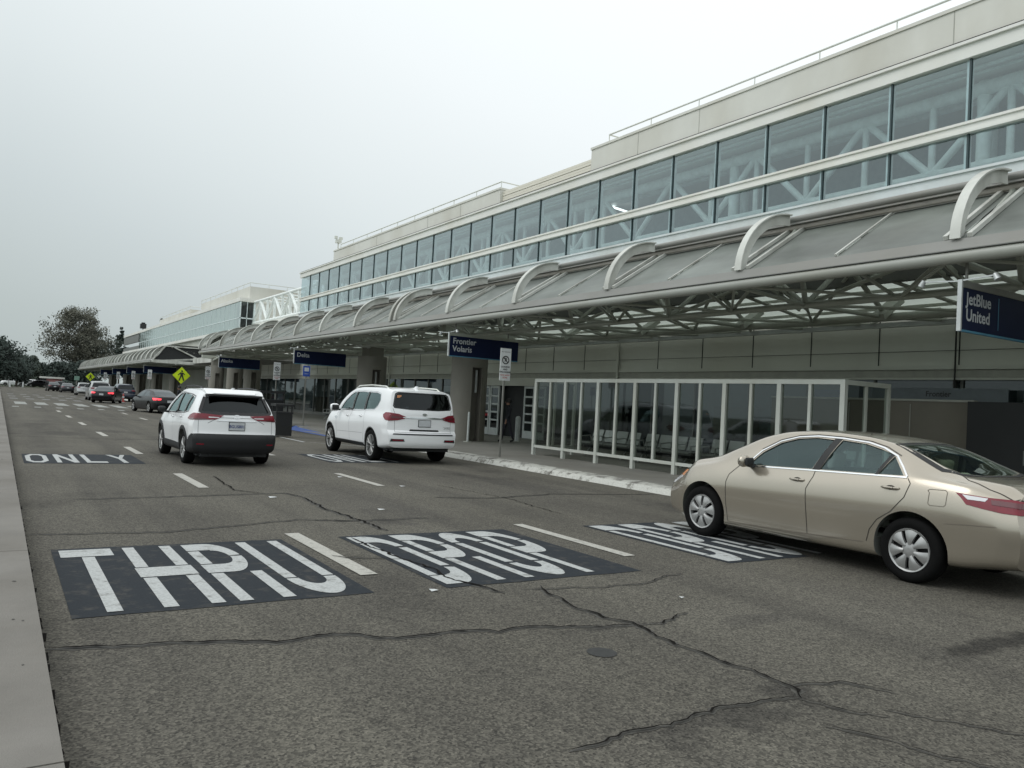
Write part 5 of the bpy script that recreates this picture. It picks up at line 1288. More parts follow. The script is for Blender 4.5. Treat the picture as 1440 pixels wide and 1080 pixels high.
# ---------------- large white SUV
QX = dict(Lf=2.72, Lr=2.86, W=2.14, R=.415, rr=.285, tw=.26, ax=(1.66, -1.66), bowf=.30, bowr=.20, arch=1.11, floor=.6, cav=(-2.6, 1.2), rail=.90, reach=1.0,
    zb=Cur([(-2.86, .42), (-2.2, .36), (1.5, .34), (2.72, .38)]),
    zt=Cur([(-2.86, 1.90), (-2.5, 1.945), (-1.5, 1.985), (-.4, 1.995), (.3, 1.96), (.65, 1.87), (1.05, 1.62), (1.42, 1.37), (2.1, 1.27), (2.5, 1.15), (2.72, .95)]),
    belt=Cur([(-2.86, 1.33), (-1.5, 1.33), (0, 1.27), (1.1, 1.25), (1.8, 1.18), (2.72, .9)]),
    hw=Cur([(-2.86, .98), (-2.5, 1.05), (-1.6, 1.07), (0, 1.04), (1.6, 1.07), (2.3, 1.02), (2.72, .90)]),
    wr=Cur([(-2.86, .82), (-1.5, .83), (-.2, .80), (.5, .78), (1.2, .88), (2.72, .7)]),
    insf=Cur([(.3, .06), (.6, 0), (1.1, .12)]), insr=Cur([(.35, .10), (.55, .0), (.78, .0), (.84, .08), (1.25, .10), (1.45, .15), (1.84, .27), (1.95, .30)]),
    side=[[(1.0, 1.30), (.12, 1.31), (.02, 1.80), (.22, 1.80), (.50, 1.72), (.76, 1.55)], [(.04, 1.315), (-.88, 1.34), (-.96, 1.81), (-.5, 1.825), (-.06, 1.81)], [(-.98, 1.345), (-1.66, 1.37), (-1.86, 1.47), (-1.96, 1.62), (-1.86, 1.77), (-1.6, 1.81), (-1.05, 1.815)]],
    screen=[(-.68, .65), (.68, .65), (.84, 1.26), (.4, 1.37), (-.4, 1.37), (-.84, 1.26)],
    rg=('y', [(-.74, 1.79), (-.67, 1.825), (.67, 1.825), (.74, 1.79), (.81, 1.50), (.79, 1.455), (.4, 1.425), (-.4, 1.425), (-.79, 1.455), (-.81, 1.50)]))
def qx(rt, sh, S):
    line(rt, sh, 'glass_surround', 'black_gloss', [(-.755, 1.80), (-.68, 1.838), (.68, 1.838), (.755, 1.80), (.825, 1.49), (.80, 1.445), (.4, 1.415), (-.4, 1.415), (-.80, 1.445), (-.825, 1.49)], 'y', (-1,), .028, .004, closed=True)
    put(rt, sh, 'pillar_trim', 'black_gloss', [(.13, 1.30), (.03, 1.305), (-.07, 1.82), (.03, 1.81)], 'x', (-1, 1), .003, .006)
    put(rt, sh, 'pillar_trim', 'black_gloss', [(-.87, 1.33), (-.99, 1.335), (-1.06, 1.825), (-.95, 1.82)], 'x', (-1, 1), .003, .006)
    line(rt, sh, 'chrome_trim', 'chrome', [(1.05, 1.28), (.1, 1.29), (-.9, 1.32), (-1.66, 1.35), (-1.88, 1.455), (-1.985, 1.62), (-1.88, 1.79), (-1.6, 1.835), (-.5, 1.85), (0, 1.835), (.22, 1.825), (.52, 1.745), (.78, 1.575), (1.05, 1.29)], 'x', (-1, 1), .018, .006)
    for sg, m in ((-1, 1), (1, -1)):
        o = put(rt, sh, 'tail_light', 'lamp_red', [(-.30, 1.25), (-.28, 1.19), (-.20, 1.12), (-.08, 1.10), (.12, 1.12), (.27, 1.165), (.32, 1.21), (.14, 1.285), (-.06, 1.31), (-.22, 1.31)], 'c', (sg,), .014, .02, .04)
        put(rt, sh, 'lamp_inner', 'lamp_dark', [(-.02, 1.24), (.24, 1.20), (.20, 1.175), (-.02, 1.17)], 'c', (sg,), .018, .01, .03, parent=o)
        put(rt, sh, 'lamp_frame', 'chrome', [(.30, 1.225), (.36, 1.21), (.30, 1.185)], 'c', (sg,), .017, .01, .03, parent=o)
        o = put(rt, sh, 'reflector', 'lamp_red', [(m * -.86, .60), (m * -.60, .60), (m * -.60, .63), (m * -.86, .63)], 'y', (-1,), .022, .01)
        put(rt, sh, 'bumper_vent', 'black', [(m * -.92, .575), (m * -.56, .585), (m * -.58, .645), (m * -.90, .645)], 'y', (-1,), .012, .01)
        put(rt, sh, 'fender_vent', 'chrome', [(1.02, 1.02), (1.20, 1.02), (1.26, 1.08), (1.04, 1.08)], 'x', (sg,), .012, .02)
        put(rt, sh, 'side_step', 'plastic', [(1.10, .345), (1.12, .44), (-1.08, .44), (-1.08, .345)], 'x', (sg,), .03, .05)
    put(rt, sh, 'chrome_bar', 'chrome', [(-.60, 1.205), (-.3, 1.222), (.3, 1.222), (.60, 1.205), (.58, 1.185), (-.58, 1.185)], 'y', (-1,), .018, .02)
    put(rt, sh, 'bumper_step', 'black', [(-.42, .855), (.42, .855), (.40, .90), (-.40, .90)], 'y', (-1,), .012, .01)
    put(rt, sh, 'bumper_pad', 'plastic', [(-.86, .755), (.86, .755), (.84, .785), (-.84, .785)], 'y', (-1,), .012, .015)
    put(rt, sh, 'emblem', 'chrome', [(.07 * math.cos(i * .6283), 1.29 + .035 * math.sin(i * .6283)) for i in range(10)], 'y', (-1,), .012, .01)
    plate(rt, sh, 0, 1.06, .33, .16, '')
    p, n = sh.hit('y', .62, .93, -1); text_mb('QX80', .085, face_south(.55, p.y - .006, .93), align='LEFT').build('badge', M['chrome'], rt)
    line(rt, sh, 'tailgate_seam', 'seam_white', [(-.84, 1.42), (-.80, 1.30), (-.80, .82), (.80, .82), (.80, 1.30), (.84, 1.42)], 'y', (-1,), .011, .002)
    line(rt, sh, 'door_seam', 'seam_white', [(.06, 1.29), (.07, .9), (.05, .47)], 'x', (-1, 1), .010, .002); line(rt, sh, 'door_seam', 'seam_white', [(1.12, 1.25), (1.10, .9), (1.04, .47)], 'x', (-1, 1), .010, .002)
    line(rt, sh, 'door_seam', 'seam_white', [(-1.0, 1.33), (-1.12, 1.1), (-1.16, .9), (-1.10, .7), (-1.05, .47)], 'x', (-1, 1), .010, .002)
    line(rt, sh, 'side_crease', 'seam_white', [(1.0, .66), (-1.0, .70)], 'x', (-1, 1), .008, .002)  # flank fold shown only by a painted grey shade line
    handle(rt, sh, .24, 1.13, 'chrome'); handle(rt, sh, -.84, 1.16, 'chrome')
    mirror_part(rt, 1.17, .92, 1.33, 'white_paint', 1.2)
    for x in (-.74, .74):
        b = MB(); b.sweep([(x, -2.1, 1.90), (x, -1.85, 1.99), (x, -.8, 2.02), (x, .15, 1.99), (x, .36, 1.92)], .017, 8); b.build('roof_rail', M['white_steel'], rt, smooth=60)
    b = MB(); b.prism([(-2.2, 1.955), (-1.95, 1.965), (-2.12, 2.03), (-2.2, 2.03)], 'x', -.022, .022); b.build('aerial_fin', M['white_paint'], rt)
    st = MB(); p, n = sh.hit('y', -.68, 1.76, -1); st.box(-.72, -.60, p.y - .01, p.y - .004, 1.70, 1.77); st.build('window_sticker', M['lamp_amber'], rt)
    b = MB(); b.box(-.80, .80, -2.62, -2.3, .32, .44); b.build('lower_valance', M['black'], rt); MB().box(-.85, .85, -2.4, 2.3, .32, .38).build('underbody', M['plastic'], rt)
    for x in (-.42, .42): seat(rt, x, .05, .72); seat(rt, x, -.85, .75); seat(rt, x, -1.75, .78)
    for y in S['ax']: line(rt, sh, 'arch_lip', 'seam_white', arch_ring(y, .425, .475, .475, -8, 188)[:23], 'x', (-1, 1), .012, .003)
make_car('parked_suv', (9.48, 21.45, 0), R(-1.6), 'large white SUV with chrome trim stopped at the kerb near the slotted column', 'white cars driving away', QX, 'white_paint', 'seven', qx, glass='car_glass', rearglass='privacy', ny=90)

# ---------------- generic shapes for the cars farther off
def spec(kind, L, W, H):
    k = H / 1.47 if kind == 'sedan' else H / 1.70; q = L / 4.8 if kind == 'sedan' else L / 4.65
    if kind == 'sedan':
        S = dict(CAM); base = CAM; l = L / 5.09; h = H / 1.57; w = W / 1.95
    else:
        S = dict(RAV); base = RAV; l = L / 4.58; h = H / 1.68; w = W / 1.88
    def sc(c, a, b): return Cur([(x * a, y * b) for x, y in zip(c.x, c.y)])
    for key, a, b in (('zb', l, h), ('zt', l, h), ('belt', l, h), ('hw', l, w), ('wr', l, w)): S[key] = sc(base[key], a, b)
    S['insf'] = sc(base['insf'], h, 1); S['insr'] = sc(base['insr'], h, 1)
    S['Lf'] = base['Lf'] * l; S['Lr'] = base['Lr'] * l; S['W'] = W; S['ax'] = tuple(a * l for a in base['ax'])
    S['side'] = [[(u * l, v * h) for u, v in p] for p in base['side']]; S['screen'] = [(u * w, v * l) for u, v in base['screen']]
    S['rg'] = (base['rg'][0], [(u * w, v * (l if base['rg'][0] == 'z' else h)) for u, v in base['rg'][1]]); S['sub'] = 3; S['fill'] = 4; S['h'] = h; S['w'] = w; S['l'] = l
    return S
def far_extra(lit, kind, paint):
    def f(rt, sh, S):
        w, h = S['w'], S['h']
        z0, z1 = ((.86, 1.0) if kind == 'sedan' else (.98, 1.13)); z0 *= h; z1 *= h
        for m in (1, -1):
            q = [(m * -.90 * w, z1), (m * -.50 * w, z1 - .02), (m * -.54 * w, z0 + .02), (m * -.90 * w, z0)]
            if m < 0: q = q[::-1]
            put(rt, sh, 'tail_light', 'lamp_lit' if lit else 'lamp_red', q, 'y', (-1,), .01, .02, .08)
            put(rt, sh, 'headlight', 'lamp_white', [(m * .85 * w, .72 * h), (m * .55 * w, .70 * h), (m * .55 * w, .62 * h), (m * .85 * w, .64 * h)], 'y', (1,), .01, .02, .08)
        zp = .80 * h if kind == 'sedan' else .88 * h
        plate(rt, sh, 0, zp, .32, .16, '')
        put(rt, sh, 'rear_bumper', 'plastic', [(-.75 * w, .30 * h), (.75 * w, .30 * h), (.7 * w, .44 * h), (-.7 * w, .44 * h)], 'y', (-1,), .01, .02, .1)
        put(rt, sh, 'grille', 'black', [(-.5 * w, .42 * h), (.5 * w, .42 * h), (.52 * w, .66 * h), (-.52 * w, .66 * h)], 'y', (1,), .01, .02, .1)
        mirror_part(rt, 1.03 * w, .72, (1.09 if kind == 'sedan' else 1.15) * h, paint, .7)
        line(rt, sh, 'door_seam', 'seam', [(-.2 * S['l'], 1.05 * h), (-.2 * S['l'], .36 * h)], 'x', (-1, 1), .012, .003)
    return f
GRP = 'cars stopped along the terminal road'
FAR = [('sedan', 4.9, 1.86, 1.47, (8.55, 55.2), 10, 'black_paint', True, 'black sedan with lit brake lamps pulling away, left of the white compact car', 'parked_sedan'),
 ('sedan', 4.8, 1.85, 1.46, (8.1, 77.6), -17, 'black_paint', True, 'black sedan with bright tail lamps turning in to the kerb past the crosswalk', 'parked_sedan'),
 ('suv', 4.9, 1.95, 1.88, (8.2, 86.5), 0, 'silver_paint', False, 'tall silver-roofed people carrier hidden behind the turning black sedan', 'parked_suv'),
 ('suv', 4.7, 1.9, 1.75, (10.6, 88.5), 0, 'navy_paint', False, 'dark blue SUV at the kerb right of the silver-roofed people carrier', 'parked_suv'),
 ('suv', 4.6, 1.85, 1.65, (9.35, 117), 0, 'silver_paint', False, 'silver hatchback-style SUV at the kerb with white roof edge', 'parked_suv'),
 ('suv', 4.6, 1.85, 1.7, (10.7, 108), 0, 'navy_paint', False, 'dark SUV just right of the silver one by the kerb', 'parked_suv'),
 ('sedan', 4.7, 1.85, 1.45, (8.9, 139), 0, 'grey_paint', False, 'charcoal sedan next beyond the silver SUV', 'parked_sedan'),
 ('suv', 4.6, 1.85, 1.65, (8.6, 152), 0, 'grey_paint', False, 'charcoal crossover between the charcoal sedan and the farthest car', 'parked_suv'),
 ('sedan', 4.7, 1.85, 1.5, (7.6, 150), 4, 'black_paint', False, 'farthest dark car on the road, outermost from the kerb', 'parked_sedan')]
for kind, L, W, H, (x, y), rz, paint, lit, lab, nm in FAR:
    make_car(nm, (x, y, 0), R(rz), lab, GRP, spec(kind, L, W, H), paint, 'five', far_extra(lit, kind, paint), simple=True)
for kind, L, W, H, (x, y), rz, paint, lab in (('suv', 5.0, 1.95, 1.85, (2.9, 214), 90, 'white_paint', 'white van-like vehicle seen side-on across the far lawn, left one'), ('suv', 4.8, 1.9, 1.75, (5.6, 217), 90, 'white_paint', 'white vehicle seen side-on across the far lawn, right one'), ('suv', 4.6, 1.9, 1.7, (7.9, 212), 75, 'black_paint', 'dark vehicle parked beyond the far lawn right of the two white ones')):
    make_car('distant_car', (x, y, -.0), R(rz), lab, 'vehicles parked beyond the far lawn', spec(kind, L, W, H), paint, 'five', None, simple=True)
# ------------------------------------------------------------------ people
def person(loc, rz, label, joints, top='coat_dark', low='trouser', waist=.95):
    t = root('person', (0, 0, 0), label, 'person')
    J, E = joints
    me = bpy.data.meshes.new('body'); names = list(J); me.from_pydata([J[n][0] for n in names], [(names.index(a), names.index(b)) for a, b in E], [])
    o = bpy.data.objects.new('body', me); col.objects.link(o)
    md = o.modifiers.new('s', 'SKIN'); md.use_smooth_shade = True; md.branch_smoothing = .6
    sk = me.skin_vertices[0].data if me.skin_vertices else None
    if sk is None:
        bm = bmesh.new(); bm.from_mesh(me); bm.verts.layers.skin.verify(); bm.to_mesh(me); bm.free(); sk = me.skin_vertices[0].data
    for i, n in enumerate(names): r = J[n][1]; sk[i].radius = r if isinstance(r, tuple) else (r, r); sk[i].use_root = (n == 'pelvis')
    o.modifiers.new('d', 'SUBSURF').levels = 2
    apply_mod(o)
    me = o.data; me.materials.clear()
    for m in (M[top], M[low], M['skin'], M['black']): me.materials.append(m)
    hz = J['chin'][0]; hands = [Vector(J[k][0]) for k in J if k.startswith('hand') or k.startswith('f')]
    fe = [Vector(J[k][0]) for k in J if k.startswith('toe') or k.startswith('ank')]; pel = Vector(J['pelvis'][0]); kn = [Vector(J[k][0]) for k in J if k.startswith('knee') or k.startswith('shin')]
    for p in me.polygons:
        c = p.center
        if c.z > hz[2] - .03: p.material_index = 2
        elif min((c - h).length for h in hands) < .09: p.material_index = 2
        elif min((c - h).length for h in fe) < .12: p.material_index = 3
        elif c.z < pel.z + .04 and min([(c - h).length for h in kn] + [(c - pel).length]) < .42: p.material_index = 1
        p.use_smooth = True
    o.parent = t
    hd = Vector(J['head'][0])
    b = MB(); b.lathe([(-.02, .112), (.06, .118), (.11, .10), (.15, .055), (.165, .002)], 18, 'z', tuple(hd)); b.v = [(v[0], v[1] - .018, v[2] - .02) if True else v for v in b.v]; b.build('hair', M['hair'], t, smooth=60)
    b = MB()
    for s in (-1, 1): b.lathe([(-.012, .001), (0, .014), (.012, .001)], 8, 'x', (hd.x + s * .036, hd.y + .098, hd.z + .0))
    b.build('eyes', M['black'], t); b = MB(); b.bar((hd.x, hd.y + .10, hd.z - .01), (hd.x, hd.y + .122, hd.z - .045), .025, .02); b.build('nose', M['skin'], t)
    t.location = loc; t.rotation_euler = (0, 0, rz); return t
def fingers(J, E, side, wrist, d, sp):
    w = Vector(wrist); d = Vector(d).normalized(); s = Vector(sp).normalized()
    J['hand' + side] = (tuple(w + d * .06), (.038, .020)); E.append(('wrist' + side, 'hand' + side))
    for i, L in enumerate((.07, .08, .075, .06)):
        a = w + d * .10 + s * (i - 1.5) * .02; k = 'f%s%d' % (side, i); J[k] = (tuple(a), (.010, .010)); J[k + 't'] = (tuple(a + d * L * .8 + Vector((0, .012, 0))), (.007, .007)); E.append(('hand' + side, k)); E.append((k, k + 't'))
    k = 'f%sth' % side; J[k] = (tuple(w + d * .06 - s * .045), (.011, .011)); J[k + 't'] = (tuple(w + d * .10 - s * .055), (.008, .008)); E.append(('hand' + side, k)); E.append((k, k + 't'))
def standing(stride=.0, lean=0.):
    J = {'pelvis': ((0, 0, .96), (.15, .11)), 'waist': ((0, .0, 1.10), (.14, .10)), 'chest': ((0, .01, 1.32), (.17, .115)), 'neck': ((0, .01, 1.48), (.06, .06)), 'chin': ((0, .03, 1.56), (.065, .075)), 'head': ((0, .03, 1.66), (.082, .10)), 'crown': ((0, .02, 1.74), (.06, .075))}
    E = [('pelvis', 'waist'), ('waist', 'chest'), ('chest', 'neck'), ('neck', 'chin'), ('chin', 'head'), ('head', 'crown')]
    for sd, s in (('L', -1), ('R', 1)):
        f = stride * s
        J['sho' + sd] = ((s * .19, 0, 1.42), .062); J['elb' + sd] = ((s * .25, -.02 - f * .3, 1.14), .045); J['wrist' + sd] = ((s * .25, .08 - f * .5, .90), .028)
        J['hip' + sd] = ((s * .10, 0, .90), (.095, .10)); J['knee' + sd] = ((s * .11, .03 + f * .5, .50), .062); J['shin' + sd] = ((s * .11, .0 + f * .75, .28), .052); J['ank' + sd] = ((s * .11, -.03 + f, .09), .038); J['toe' + sd] = ((s * .12, .14 + f, .035), (.045, .03))
        E += [('chest', 'sho' + sd), ('sho' + sd, 'elb' + sd), ('elb' + sd, 'wrist' + sd), ('pelvis', 'hip' + sd), ('hip' + sd, 'knee' + sd), ('knee' + sd, 'shin' + sd), ('shin' + sd, 'ank' + sd), ('ank' + sd, 'toe' + sd)]
        fingers(J, E, sd, J['wrist' + sd][0], (0, .1, -1), (0, 1, 0))
    return J, E
def seated():
    J = {'pelvis': ((0, 0, .55), (.16, .13)), 'waist': ((0, .02, .70), (.14, .11)), 'chest': ((0, .07, .92), (.17, .12)), 'neck': ((0, .12, 1.08), (.06, .06)), 'chin': ((0, .17, 1.14), (.065, .075)), 'head': ((0, .18, 1.24), (.082, .10)), 'crown': ((0, .16, 1.32), (.06, .075))}
    E = [('pelvis', 'waist'), ('waist', 'chest'), ('chest', 'neck'), ('neck', 'chin'), ('chin', 'head'), ('head', 'crown')]
    for sd, s in (('L', -1), ('R', 1)):
        J['sho' + sd] = ((s * .19, .07, 1.01), .062); J['elb' + sd] = ((s * .24, .18, .76), .046); J['wrist' + sd] = ((s * .12, .40, .70), .028)
        J['hip' + sd] = ((s * .11, .08, .53), (.09, .09)); J['knee' + sd] = ((s * .13, .46, .53), .066); J['shin' + sd] = ((s * .13, .47, .30), .052); J['ank' + sd] = ((s * .13, .45, .10), .038); J['toe' + sd] = ((s * .14, .60, .04), (.045, .03))
        E += [('chest', 'sho' + sd), ('sho' + sd, 'elb' + sd), ('elb' + sd, 'wrist' + sd), ('pelvis', 'hip' + sd), ('hip' + sd, 'knee' + sd), ('knee' + sd, 'shin' + sd), ('shin' + sd, 'ank' + sd), ('ank' + sd, 'toe' + sd)]
        fingers(J, E, sd, J['wrist' + sd][0], (-s * .2, .9, -.3), (s, .2, 0))
    return J, E
person((10.3, 57.3, .0), R(60), 'person with dark hair standing beyond the black sedan with lit brake lamps', standing())
person((17.7, 27.6, .15), R(80), 'person in dark clothes walking by the entrance behind the far end of the glass screen', standing(.22))
person((17.6, 42.1, .19), R(90), 'person in dark clothes seated on the bench nearest the large white SUV', seated())
person((17.55, 44.9, .19), R(90), 'person in dark clothes leaning forward on the middle bench under the Delta sign', seated())
person((19.6, 49.5, .15), R(180), 'person in dark clothes standing by the shop glass left of the Delta benches', standing())

# ------------------------------------------------------------------ trees
def tree(x, y, h, rx, label, leaf, seed, n=5200, ls=.30, trunk=.35, low=.25, shape='round', group='trees beyond the end of the road'):
    random.seed(seed)
    t = root('tree', (x, y, 0), label, 'tree', group)
    b = MB(); tips = []
    top = h * .82
    segs = 6; P = [Vector((x + random.uniform(-.3, .3) * i * .3, y + random.uniform(-.3, .3) * i * .3, top * i / segs)) for i in range(segs + 1)]
    for i in range(segs): b.tube(P[i], P[i + 1], trunk * (1 - i / segs * .85), 8, trunk * (1 - (i + 1) / segs * .85))
    nb = 26
    for i in range(nb):
        u = low + (1 - low) * (i + .5) / nb; z = top * u; f = z / top * segs; k = min(segs - 1, int(f)); s = P[k].lerp(P[k + 1], f - k)
        if shape == 'cone': rad = rx * (1.05 - u) * random.uniform(.8, 1.1)
        else: rad = rx * math.sqrt(max(.08, 1 - ((u - .52) / .55) ** 2)) * random.uniform(.65, 1.12)
        a = i * 2.4 + random.uniform(-.4, .4); d = Vector((math.cos(a) * rad, math.sin(a) * rad, h * random.uniform(.04, .16)))
        m = s + d * .5 + Vector((0, 0, h * .02)); e = s + d; r0 = trunk * .35 * (1.1 - u)
        b.tube(s, m, r0, 6, r0 * .6); b.tube(m, e, r0 * .6, 6, r0 * .25); tips += [(e, rad * .36 + .5), (m, rad * .30 + .4), (s + d * .78, rad * .34 + .4)]
        for q in range(2):
            e2 = m + Vector((random.uniform(-1, 1), random.uniform(-1, 1), random.uniform(0, .7))) * rad * .5; b.tube(m, e2, r0 * .4, 5, r0 * .15); tips.append((e2, rad * .3 + .4))
    b.build('trunk', M['bark'], t, smooth=60, fix=False)
    c = MB(); per = n // len(tips)
    for (p, s) in tips:
        sub = [p + Vector((random.uniform(-.6, .6), random.uniform(-.6, .6), random.uniform(-.45, .5))) * s for _ in range(4)]
        for i in range(per):
            q = random.choice(sub) + Vector((max(-.5, min(.5, random.gauss(0, .26))), max(-.5, min(.5, random.gauss(0, .26))), random.gauss(0, .2))) * s
            u = Vector((random.gauss(0, 1), random.gauss(0, 1), random.gauss(0, 1))).normalized(); v = u.orthogonal().normalized(); k = ls * random.uniform(.6, 1.5)
            c.add([q - u * k, q + v * k * .6, q + u * k, q - v * k * .55], [(0, 1, 2, 3)])
    c.build('crown', leaf if isinstance(leaf, list) else M[leaf], t, fix=False)
tree(16.3, 232, 21.5, 7.4, 'tall ragged brownish plane tree towering behind the far canopy', 'leaf_a', 3, 17000, .22, .5, .18)
tree(21.0, 236, 16, 5.5, 'dense green tree against the right side of the tall plane tree', 'leaf_c', 5, 5000, .3, .3)
tree(27.5, 240, 17.5, 3.2, 'slim dark conifer rising left of the far terminal block', 'leaf_b', 6, 4200, .28, .25, .2, 'cone')
tree(31.5, 240, 12.5, 3.5, 'low dark tree right of the slim conifer', 'leaf_b', 7, 2600, .3, .25)
tree(-1.0, 196, 10.5, 5.2, 'dark round tree at the left edge of the picture', 'leaf_b', 11, 6000, .28, .3, .15)
tree(3.4, 205, 7.4, 3.0, 'dark tree second from the left edge', 'leaf_b', 12, 4200, .28, .25, .15)
tree(7.0, 222, 8.0, 2.4, 'smaller grey-green tree with a pointed top between the dark left trees and the plane tree', 'leaf_c', 13, 3200, .28, .2, .1, 'cone')
tree(10.0, 235, 6.0, 3.0, 'low dark tree beneath the left side of the plane tree', 'leaf_b', 14, 3400, .3, .2, .1)
tree(13.2, 222, 6.6, 3.6, 'low dark tree directly below the plane tree crown', 'leaf_b', 15, 3600, .3, .2, .1)
tree(-9, 190, 12.5, 6, 'tall dark tree mostly outside the left edge', 'leaf_b', 16, 5000, .3, .3, .12)
tree(17.5, 215, 7, 3.5, 'bushy dark tree behind the farthest cars', 'leaf_b', 17, 3000, .3, .2, .1)
tree(-16, 215, 13, 6, 'dark tree beyond the left pavement, outermost', 'leaf_b', 18, 3500, .32, .3, .12)
# low hedge masses far off
def hedge(x0, x1, y, h, lab, leaf, seed):
    random.seed(seed); t = root('hedge', ((x0 + x1) / 2, y, 0), lab, 'hedge'); c = MB()
    for i in range(int((x1 - x0) * 110)):
        q = Vector((random.uniform(x0, x1), y + random.uniform(-1.5, 1.5), 0)); q.z = random.uniform(.1, h * (.7 + .3 * math.sin(q.x * 1.3) * math.sin(q.x * .37 + 1)))
        u = Vector((random.gauss(0, 1), random.gauss(0, 1), random.gauss(0, 1))).normalized(); v = u.orthogonal().normalized(); k = .24 * random.uniform(.6, 1.4); c.add([q - u * k, q + v * k, q + u * k, q - v * k], [(0, 1, 2, 3)])
    c.build('foliage', M[leaf], t, fix=False)
hedge(-30, 14, 224, 3.0, 'long low grey-green hedge behind the far parked vehicles', 'leaf_c', 1); hedge(10, 34, 212, 2.4, 'dark hedge behind the farthest cars and canopy end', 'leaf_b', 2)
hedge(-80, -28, 215, 5, 'tall hedge far to the left beyond the pavement', 'leaf_b', 4)
t = root('small_building', (11.3, 219, 0), 'small pink walled building with a pale roof at the end of the road', 'building')
MB().box(9.6, 12.9, 217, 221, 0, 2.2).build('wall', M['pink_wall'], t); MB().box(8.2, 13.3, 216.6, 221.4, 2.2, 2.6).build('roof', M['cornice'], t); MB().box(8.4, 9.4, 217.2, 220.8, 0, 2.15).build('door', M['dark'], t)
t = root('marker_post', (2.0, 186, 0), 'white upright marker post on the far lawn, nearest the left edge', 'post', 'white posts on the far lawn'); MB().tube((2, 186, 0), (2, 186, 1.1), .15, 8).build('tube', M['sign_white'], t)
t = root('marker_post', (4.3, 190, 0), 'white upright marker post in front of the white vehicles', 'post', 'white posts on the far lawn'); MB().tube((4.3, 190, 0), (4.3, 190, 1.1), .15, 8).build('tube', M['sign_white'], t)
t = root('green_road_sign', (14.5, 196, 0), 'small green road sign far away between the trees and the canopy', 'sign'); b = MB(); b.box(13.8, 14.8, 196, 196.1, 2.1, 3.0); b.build('board', pmat('green_sign_face', (.16, .27, .22), .5), t); MB().tube((14.3, 196.1, 0), (14.3, 196.1, 2.6), .08, 8).build('pole', M['pole'], t)
t = root('street_lamp', (3.0, 200, 0), 'thin lamp post with a bent arm at the far left beside the white vehicles', 'lamp post'); b = MB(); b.tube((1.9, 200, 0), (1.9, 200, 2.9), .06, 8); b.tube((1.9, 200, 2.9), (2.9, 200, 3.1), .05, 8); b.build('pole', M['sign_edge'], t)
# ------------------------------------------------------------------ overcast daylight
w = bpy.data.worlds.new('World'); scene.world = w; w.use_nodes = True
nt = w.node_tree; nt.nodes.clear(); N = nt.nodes.new; L = nt.links.new
out = N('ShaderNodeOutputWorld'); mixs = N('ShaderNodeMixShader')
sky = N('ShaderNodeTexSky'); sky.sky_type = 'NISHITA'; sky.sun_disc = False; sky.sun_elevation = R(48); sky.sun_rotation = R(-70); sky.dust_density = 4; sky.air_density = 1.5
hs = N('ShaderNodeHueSaturation'); hs.inputs['Saturation'].default_value = .18; L(sky.outputs[0], hs.inputs['Color'])
b1 = N('ShaderNodeBackground'); b1.inputs[1].default_value = .10; L(hs.outputs[0], b1.inputs[0])
tc = N('ShaderNodeTexCoord'); sp = N('ShaderNodeSeparateXYZ'); L(tc.outputs['Generated'], sp.inputs[0])
rp = N('ShaderNodeValToRGB'); e = rp.color_ramp.elements
e[0].position = 0; e[0].color = (.455, .515, .51, 1); e[1].position = 1; e[1].color = (1.22, 1.27, 1.28, 1)
for p, c in ((.09, (.50, .565, .565)), (.22, (.615, .685, .70)), (.36, (.76, .83, .845)), (.55, (.94, 1.0, 1.02))):
    q = e.new(p); q.color = (*c, 1)
# a soft cloud mottling in the layer, brighter towards the building side
nz = N('ShaderNodeTexNoise'); nz.inputs['Scale'].default_value = 1.6; nz.inputs['Detail'].default_value = 4; L(tc.outputs['Generated'], nz.inputs['Vector'])
ad = N('ShaderNodeMath'); ad.operation = 'MULTIPLY_ADD'; ad.inputs[1].default_value = .09; ad.inputs[2].default_value = -.045; L(nz.outputs['Fac'], ad.inputs[0])
mxx = N('ShaderNodeMath'); mxx.operation = 'MAXIMUM'; mxx.inputs[1].default_value = 0; L(sp.outputs['X'], mxx.inputs[0])
a2 = N('ShaderNodeMath'); a2.operation = 'MULTIPLY_ADD'; a2.inputs[1].default_value = .38; L(mxx.outputs[0], a2.inputs[0]); L(sp.outputs['Z'], a2.inputs[2])
a3 = N('ShaderNodeMath'); a3.operation = 'ADD'; L(ad.outputs[0], a3.inputs[0]); L(a2.outputs[0], a3.inputs[1]); L(a3.outputs[0], rp.inputs[0])
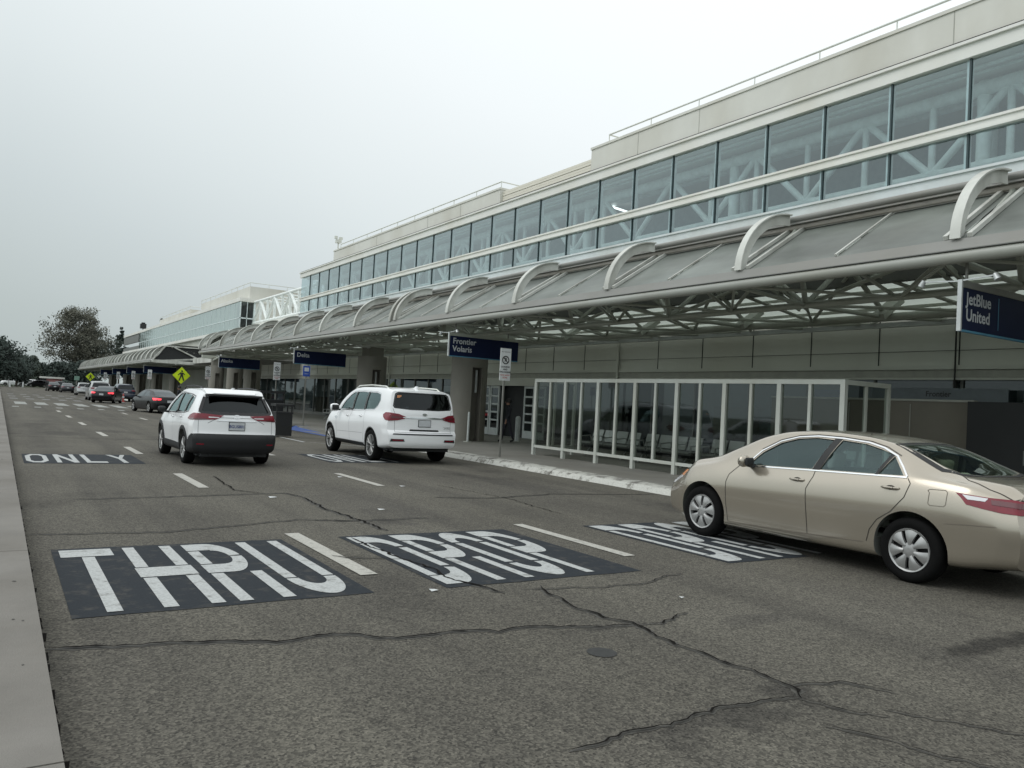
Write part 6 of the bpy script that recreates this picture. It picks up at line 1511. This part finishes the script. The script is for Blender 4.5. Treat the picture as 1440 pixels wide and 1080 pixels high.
# unseen sky on the side away from the terminal, brightened to lift the facade
wm = N('ShaderNodeMapRange'); wm.inputs['From Min'].default_value = -.08; wm.inputs['From Max'].default_value = -.75; wm.inputs['To Min'].default_value = 1.02; wm.inputs['To Max'].default_value = 1.56; wm.interpolation_type = 'SMOOTHSTEP'
L(sp.outputs['X'], wm.inputs['Value'])
b2 = N('ShaderNodeBackground'); L(wm.outputs[0], b2.inputs[1]); L(rp.outputs[0], b2.inputs[0])
mixs.inputs[0].default_value = .92; L(b1.outputs[0], mixs.inputs[1]); L(b2.outputs[0], mixs.inputs[2]); L(mixs.outputs[0], out.inputs[0])
sd = bpy.data.lights.new('sun', 'SUN'); sd.energy = .6; sd.angle = R(30); sd.color = (1, .97, .93)
so = bpy.data.objects.new('sun', sd); col.objects.link(so)
el, az = R(48), R(-70)
d = Vector((math.sin(az) * math.cos(el), math.cos(az) * math.cos(el), math.sin(el)))
so.rotation_euler = d.to_track_quat('Z', 'Y').to_euler()

# ------------------------------------------------------------------ camera
YAW, PIT, ROL = R(32.825), R(1.573), R(3.110)
cy, sy, cp, spn = math.cos(YAW), math.sin(YAW), math.cos(PIT), math.sin(PIT)
f = Vector((sy * cp, cy * cp, spn)); r = Vector((cy, -sy, 0)); u = r.cross(f)
r2 = r * math.cos(ROL) + u * math.sin(ROL); u2 = -r * math.sin(ROL) + u * math.cos(ROL)
cd = bpy.data.cameras.new('camera'); cam = bpy.data.objects.new('camera', cd); col.objects.link(cam)
cam.matrix_world = Matrix(((r2.x, u2.x, -f.x, 0), (r2.y, u2.y, -f.y, 0), (r2.z, u2.z, -f.z, 1.65), (0, 0, 0, 1)))
cd.sensor_width = 36; cd.lens = 1118.86 / 1440 * 36; cd.clip_start = .05; cd.clip_end = 6000
scene.camera = cam
scene.view_settings.view_transform = 'Standard'; scene.view_settings.look = 'None'; scene.view_settings.exposure = 0; scene.view_settings.gamma = 1
scene.cycles.max_bounces = 8; scene.cycles.transparent_max_bounces = 24; scene.cycles.use_denoising = True
